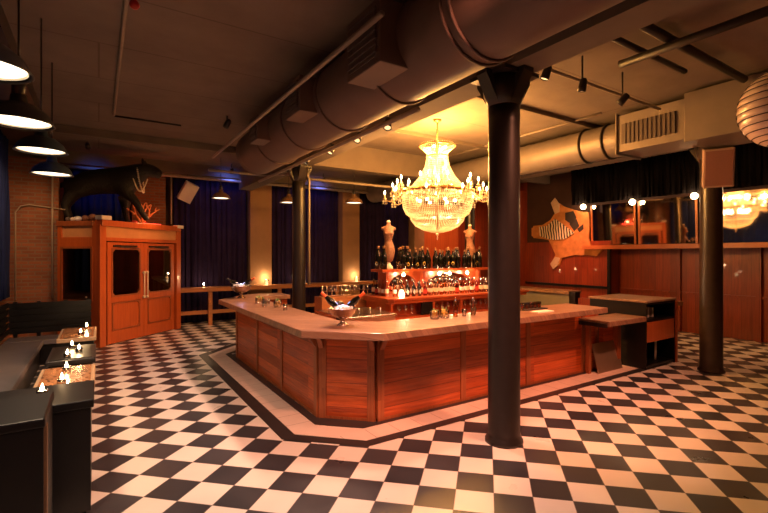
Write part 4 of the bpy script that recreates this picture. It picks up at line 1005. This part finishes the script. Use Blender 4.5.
# inner bulbs
for i in range(6):
    a = 2*pi*i/6+.3; x, y = .32*cos(a), .32*sin(a)
    MB().ball((x, y, zc(201)), .028, 10, 6).build('inner_bulb', 'bulb', ch)
    light('POINT', 'chandelier_bulb', (CX+x*1.0, CY+y*1.0, zc(201)), 14, (1, .74, .42), .04)
for i in range(4):
    a = 2*pi*i/4; light('POINT', 'chandelier_bulb', (CX+.12*cos(a), CY+.12*sin(a), zc(174)), 7, (1, .70, .34), .04)
for i in range(8):
    a = 2*pi*i/8+.08; light('POINT', 'chandelier_arm_bulb', (CX+.86*cos(a), CY+.86*sin(a), zc(176)), 54, (1, .42, .09), .04)
for i in range(4):  # added bulbs hidden in the crown to brighten the bay ceiling
    a = 2*pi*i/4+.5; light('POINT', 'chandelier_crown_fill', (CX+.16*cos(a), CY+.16*sin(a), zc(150)), 115, (1, .42, .075), .04)
    MB().ball((.16*cos(a), .16*sin(a), zc(148.5)), .022, 10, 6).build('crown_fill_bulb', 'bulb', ch)

# ------------------------------------------------------------------ right side
# projecting mirror band wall above the recess and hide wall
struct('trim_17', MB().box(11.86, 12.2, -3.0, 7.95, 2.1, CEIL), 'wall_dark')
struct('trim_18', MB().box(11.72, 12.2, 7.0, 9.9, 0, 2.32), 'panel_wood')
struct('trim_19', MB().box(11.76, 12.2, 7.95, 9.9, 2.32, CEIL), 'wall_dark')
struct('trim_20', MB().box(11.3, 12.2, 9.9, 10.35, 0, 4.0), 'panel_wood')
struct('trim_21', MB().box(11.55, 11.95, -3.0, 7.75, 2.08, 2.19), 'trim_wood')
struct('trim_22', MB().box(11.66, 11.72, 7.08, 9.9, .98, 1.05), 'black_wood')
struct('trim_23', MB().box(11.6, 11.68, 6.94, 7.02, 0, 2.08), 'black_wood')
struct('trim_24', MB().box(12.12, 12.2, 3.75, 3.85, 0, 2.1).box(12.12, 12.2, 5.4, 5.5, 0, 2.1).box(12.15, 12.2, -3, 7, .95, 1.0), 'panel_wood')
struct('door_1', MB().box(12.13, 12.2, 2.2, 3.62, 0, 2.08), 'black_wood')
for n, (y0, y1) in enumerate(((6.36, 7.55), (4.9, 6.2), (3.05, 4.75), (1.3, 2.9))):
    mt = thing('wall_mirror', ['leftmost mirror on the right wall beside the animal hide', 'second mirror on the right wall reflecting a brick pier', 'mirror right of the brown column reflecting the chandelier', 'rightmost mirror on the right wall past the frame edge'][n], 'mirror', (11.78, (y0+y1)/2, 2.21), 0, 'mirrors on the right wall')
    mt.rotation_euler = (0, radians(-2.2), 0)
    w = (y1-y0)/2
    MB().box(0, .01, -w, w, 0, 1.12).build('mirror_glass', 'mirror', mt)
    m = MB(); m.box(-.015, .015, -w-.05, -w, 0, 1.12); m.box(-.015, .015, w, w+.05, 0, 1.12); m.build('mirror_frame', 'trim_wood', mt)
for n, y in enumerate((7.72, 6.30, 4.84, 2.95)):
    g = thing('globe_light', ['left', 'second', 'third', 'fourth'][n]+' glowing globe bulb from the animal hide above the mirrors', 'light', (11.62, y, 3.30), 0, 'globe bulbs over the mirrors')
    MB().ball((-.06, 0, 0), .078, 16, 9).build('bulb', 'globe', g); MB().tube([(0, 0, 0), (.1, 0, .04)], .018, 8).build('bracket', 'brass', g)
    light('POINT', 'globe_bulb_light', (11.40, y, 3.30), 9, (1, .55, .24), .05)
# animal hide
def hpt(px, py, x=11.70):
    F = (.5545, .8322); R_ = (.8322, -.5545); u = (px-397)/447.5; v = (254.4-py)/447.5
    dx, dy = F[0]+u*R_[0], F[1]+u*R_[1]; t_ = x/dx; return (dy*t_, 1.937+v*t_)
hide = [hpt(*p) for p in ((534, 226), (543, 225), (551, 220), (556, 212), (559, 203), (565, 207), (575, 210), (582, 212), (589, 212), (590, 226), (589, 238), (592, 249), (603, 250), (597, 256), (588, 255), (575, 255), (562, 258), (560, 265), (555, 267), (552, 262), (556, 255), (552, 246), (549, 240), (543, 239), (534, 238), (532, 232))]
def plate(pts, x0, x1, mat, name, parent):
    n = len(pts); vs = [(x0, y, z) for y, z in pts]+[(x1, y, z) for y, z in pts]
    fs = [tuple(range(n)), tuple(range(n, 2*n))[::-1]]+[(i, n+i, n+(i+1) % n, (i+1) % n) for i in range(n)]
    o = MB().add(vs, fs).build(name, mat, parent)
    return o
t = thing('animal_hide', 'brown animal hide with striped zebra head mounted on the right wall', 'wall hanging', (0, 0, 0))
plate(hide, 11.675, 11.719, 'hide', 'hide_skin', t)
head = [hpt(*p) for p in ((540, 227), (548, 226), (556, 219), (566, 226), (575, 233), (566, 239), (556, 240), (549, 239), (541, 236))]
plate(head, 11.64, 11.675, 'zebra', 'striped_head', t)
snout = [hpt(*p) for p in ((533, 228), (540, 227), (541, 236), (537, 238), (533, 236))]
plate(snout, 11.63, 11.675, 'hide', 'snout', t)
ear = [hpt(*p) for p in ((556, 214), (552, 203), (556, 198), (560, 204), (560, 212))]
plate(ear, 11.64, 11.675, 'cream_fur', 'ear', t)
paw = [hpt(*p) for p in ((556, 257), (561, 258), (558, 266), (554, 269), (551, 264))]
plate(paw, 11.655, 11.675, 'cream_fur', 'hoof', t)
for k, pts in enumerate((((566, 213), (574, 211), (577, 218), (572, 224), (566, 220)), ((570, 224), (577, 219), (580, 226), (575, 231)), ((578, 229), (584, 224), (584, 229), (580, 232)))):
    plate([hpt(*p) for p in pts], 11.66, 11.675, 'hide_dark', 'dark_patch', t)

# speakers
def speaker(loc, rot, w, h, d, label, m1='speaker_beige', m2='speaker_grille'):
    t = thing('wall_speaker', label, 'speaker', loc, 0, 'hanging speakers'); t.rotation_euler = rot
    MB().box(-w/2, w/2, 0, d, -h/2, h/2).build('cabinet', m1, t, .01)
    MB().box(-w/2+.025, w/2-.025, -.012, 0, -h/2+.03, h/2-.03).build('grille', m2, t)
    MB().box(-.03, .03, d, d+.1, -.05, .05).build('mounting_bracket', 'iron', t)
    return t
az = radians(-33.7)+radians(-10)
speaker((8.04, 3.02, 3.28), (radians(14), 0, radians(-63)), .40, .60, .26, 'rectangular pinkish speaker mounted high on the brown column')
speaker((2.0, 13.05, 3.58), (radians(22), radians(22), radians(10)), .34, .52, .2, 'tilted grey speaker hanging right of the vestibule', 'speaker_grey', 'speaker_grey')
pipe('speaker_rod', [(2.0, 13.2, 3.82), (2.0, 13.2, 4.1)], .012, 'iron', 'short rod holding the tilted speaker', 'rod')

# paper lantern
t = thing('paper_lantern', 'round ribbed paper lantern at the upper right frame edge', 'lantern', (5.07, 1.39, 3.24))
t.scale = (.88, .88, .92)
prof = []
nr = 15
for i in range(nr*4+1):
    a = pi*(.06+.88*i/(nr*4)); bump = 1-.02*abs(cos(pi*i/4))
    prof.append((.40*sin(a)*bump, -.38*cos(a)*1.0))
o = MB().lathe(prof, seg=48, caps=False).build('paper_shell', 'lantern', t)
m = MB()
for i in range(nr+1):
    a = pi*(.06+.88*i/nr); R_ = .402*sin(a); m.tube([(R_*cos(2*pi*j/36), R_*sin(2*pi*j/36), -.38*cos(a)) for j in range(37)], .0045, 5)
m.build('wire_rib', 'hide_dark', t)
MB().tube([(0, 0, .37), (0, 0, (CEIL-3.24)/.92)], .008, 6).lathe([(.07, .36), (.07, .38)], seg=16).build('cord', 'iron', t)

# ------------------------------------------------------------------ further lamps, with unseen fill spots added near the camera
can((1.9, 8.3, 4.25), bw(1.2, 0, 1.2), 'small spotlight on the ceiling aimed at the vestibule', 430, (1, .36, .15), 46)
can((1.6, 1.6, 4.2), (2.6, 4.4, .6), 'added unseen fill spotlight above the camera aimed at the bar corner', 640, REDW, 60)  # out-of-view lamp added to brighten the bar corner
can((3.9, 1.2, 4.2), (4.4, 4.2, .5), 'added unseen fill spotlight on the ceiling aimed at the bar front', 620, REDW, 75)  # unseen lamp, put in to brighten the bar front
can((6.4, 1.2, 4.2), (5.8, 4.2, .5), 'added unseen fill spotlight on the ceiling aimed at the right bar front', 480, REDW, 80)  # another unseen lamp added for the right part of the bar
can((.6, 1.0, 4.2), (.9, 3.6, 0), 'added unseen fill spotlight on the ceiling left of the camera', 300, (1, .58, .48), 100)  # out-of-view fill added for the near floor
can((9.6, 3.0, 4.2), (10.6, 4.2, 0), 'small spotlight on the ceiling beyond the brown column', 90, (1, .42, .18), 80)
can((10.0, 7.6, 4.2), (11.9, 8.0, 1.4), 'small spotlight on the ceiling aimed at the animal hide', 460, REDW, 55)
can((10.9, 11.6, 4.2), (11.2, 13.8, 2.2), 'small spotlight on the ceiling aimed at the orange back panel', 260, REDW, 80)
can((-.9, 9.4, 4.2), (-1.2, 12.0, 2.0), 'small spotlight on the ceiling aimed at the left brick pier', 260, (1, .5, .2), 60)
can((-.2, 11.9, 4.3), (0, 13.7, 3.6), 'small blue spotlight behind the brick pier aimed at the navy curtain', 26, (.1, .2, 1), 50)
can((-.9, 6.5, 4.3), (-1.45, 8.2, 2.5), 'small blue spotlight on the ceiling aimed at the left curtain', 120, (.15, .3, 1), 90)
can((3.0, 12.6, 4.2), (3.0, 13.7, 3.6), 'small blue spotlight washing the top of the curtain left of the far column', 22, (.12, .2, 1), 120)
can((5.7, 12.6, 4.2), (5.7, 13.7, 3.6), 'small blue spotlight washing the top of the curtain right of the far column', 22, (.12, .2, 1), 120)
can((8.6, 12.6, 4.2), (8.6, 13.7, 3.6), 'small blue spotlight washing the top of the curtain behind the chandelier', 22, (.12, .2, 1), 120)
can((1.0, 3.0, 4.25), (.9, 4.6, 0), 'small red spotlight on the ceiling tinting the floor in front of the black box table', 60, (1, .03, .06), 20)

w = bpy.data.worlds.new('room_world'); bpy.context.scene.world = w; w.use_nodes = True
w.node_tree.nodes['Background'].inputs[0].default_value = (.02, .012, .01, 1); w.node_tree.nodes['Background'].inputs[1].default_value = .3

# ------------------------------------------------------------------ camera
cam = bpy.data.cameras.new('camera'); co = bpy.data.objects.new('camera', cam); COL.objects.link(co)
co.location = (0, 0, 1.937); co.rotation_euler = (pi/2, 0, -radians(33.678))
cam.sensor_width = 36; cam.lens = 447.5/768*36; cam.sensor_fit = 'HORIZONTAL'
cam.shift_x = (384-397)/768; cam.shift_y = -(256.5-254.4)/768
cam.clip_start = .05; cam.clip_end = 100
sc = bpy.context.scene; sc.camera = co
sc.view_settings.view_transform = 'Standard'; sc.view_settings.look = 'None'; sc.view_settings.gamma = 1; sc.view_settings.use_curve_mapping = False
sc.view_settings.exposure = 0.27
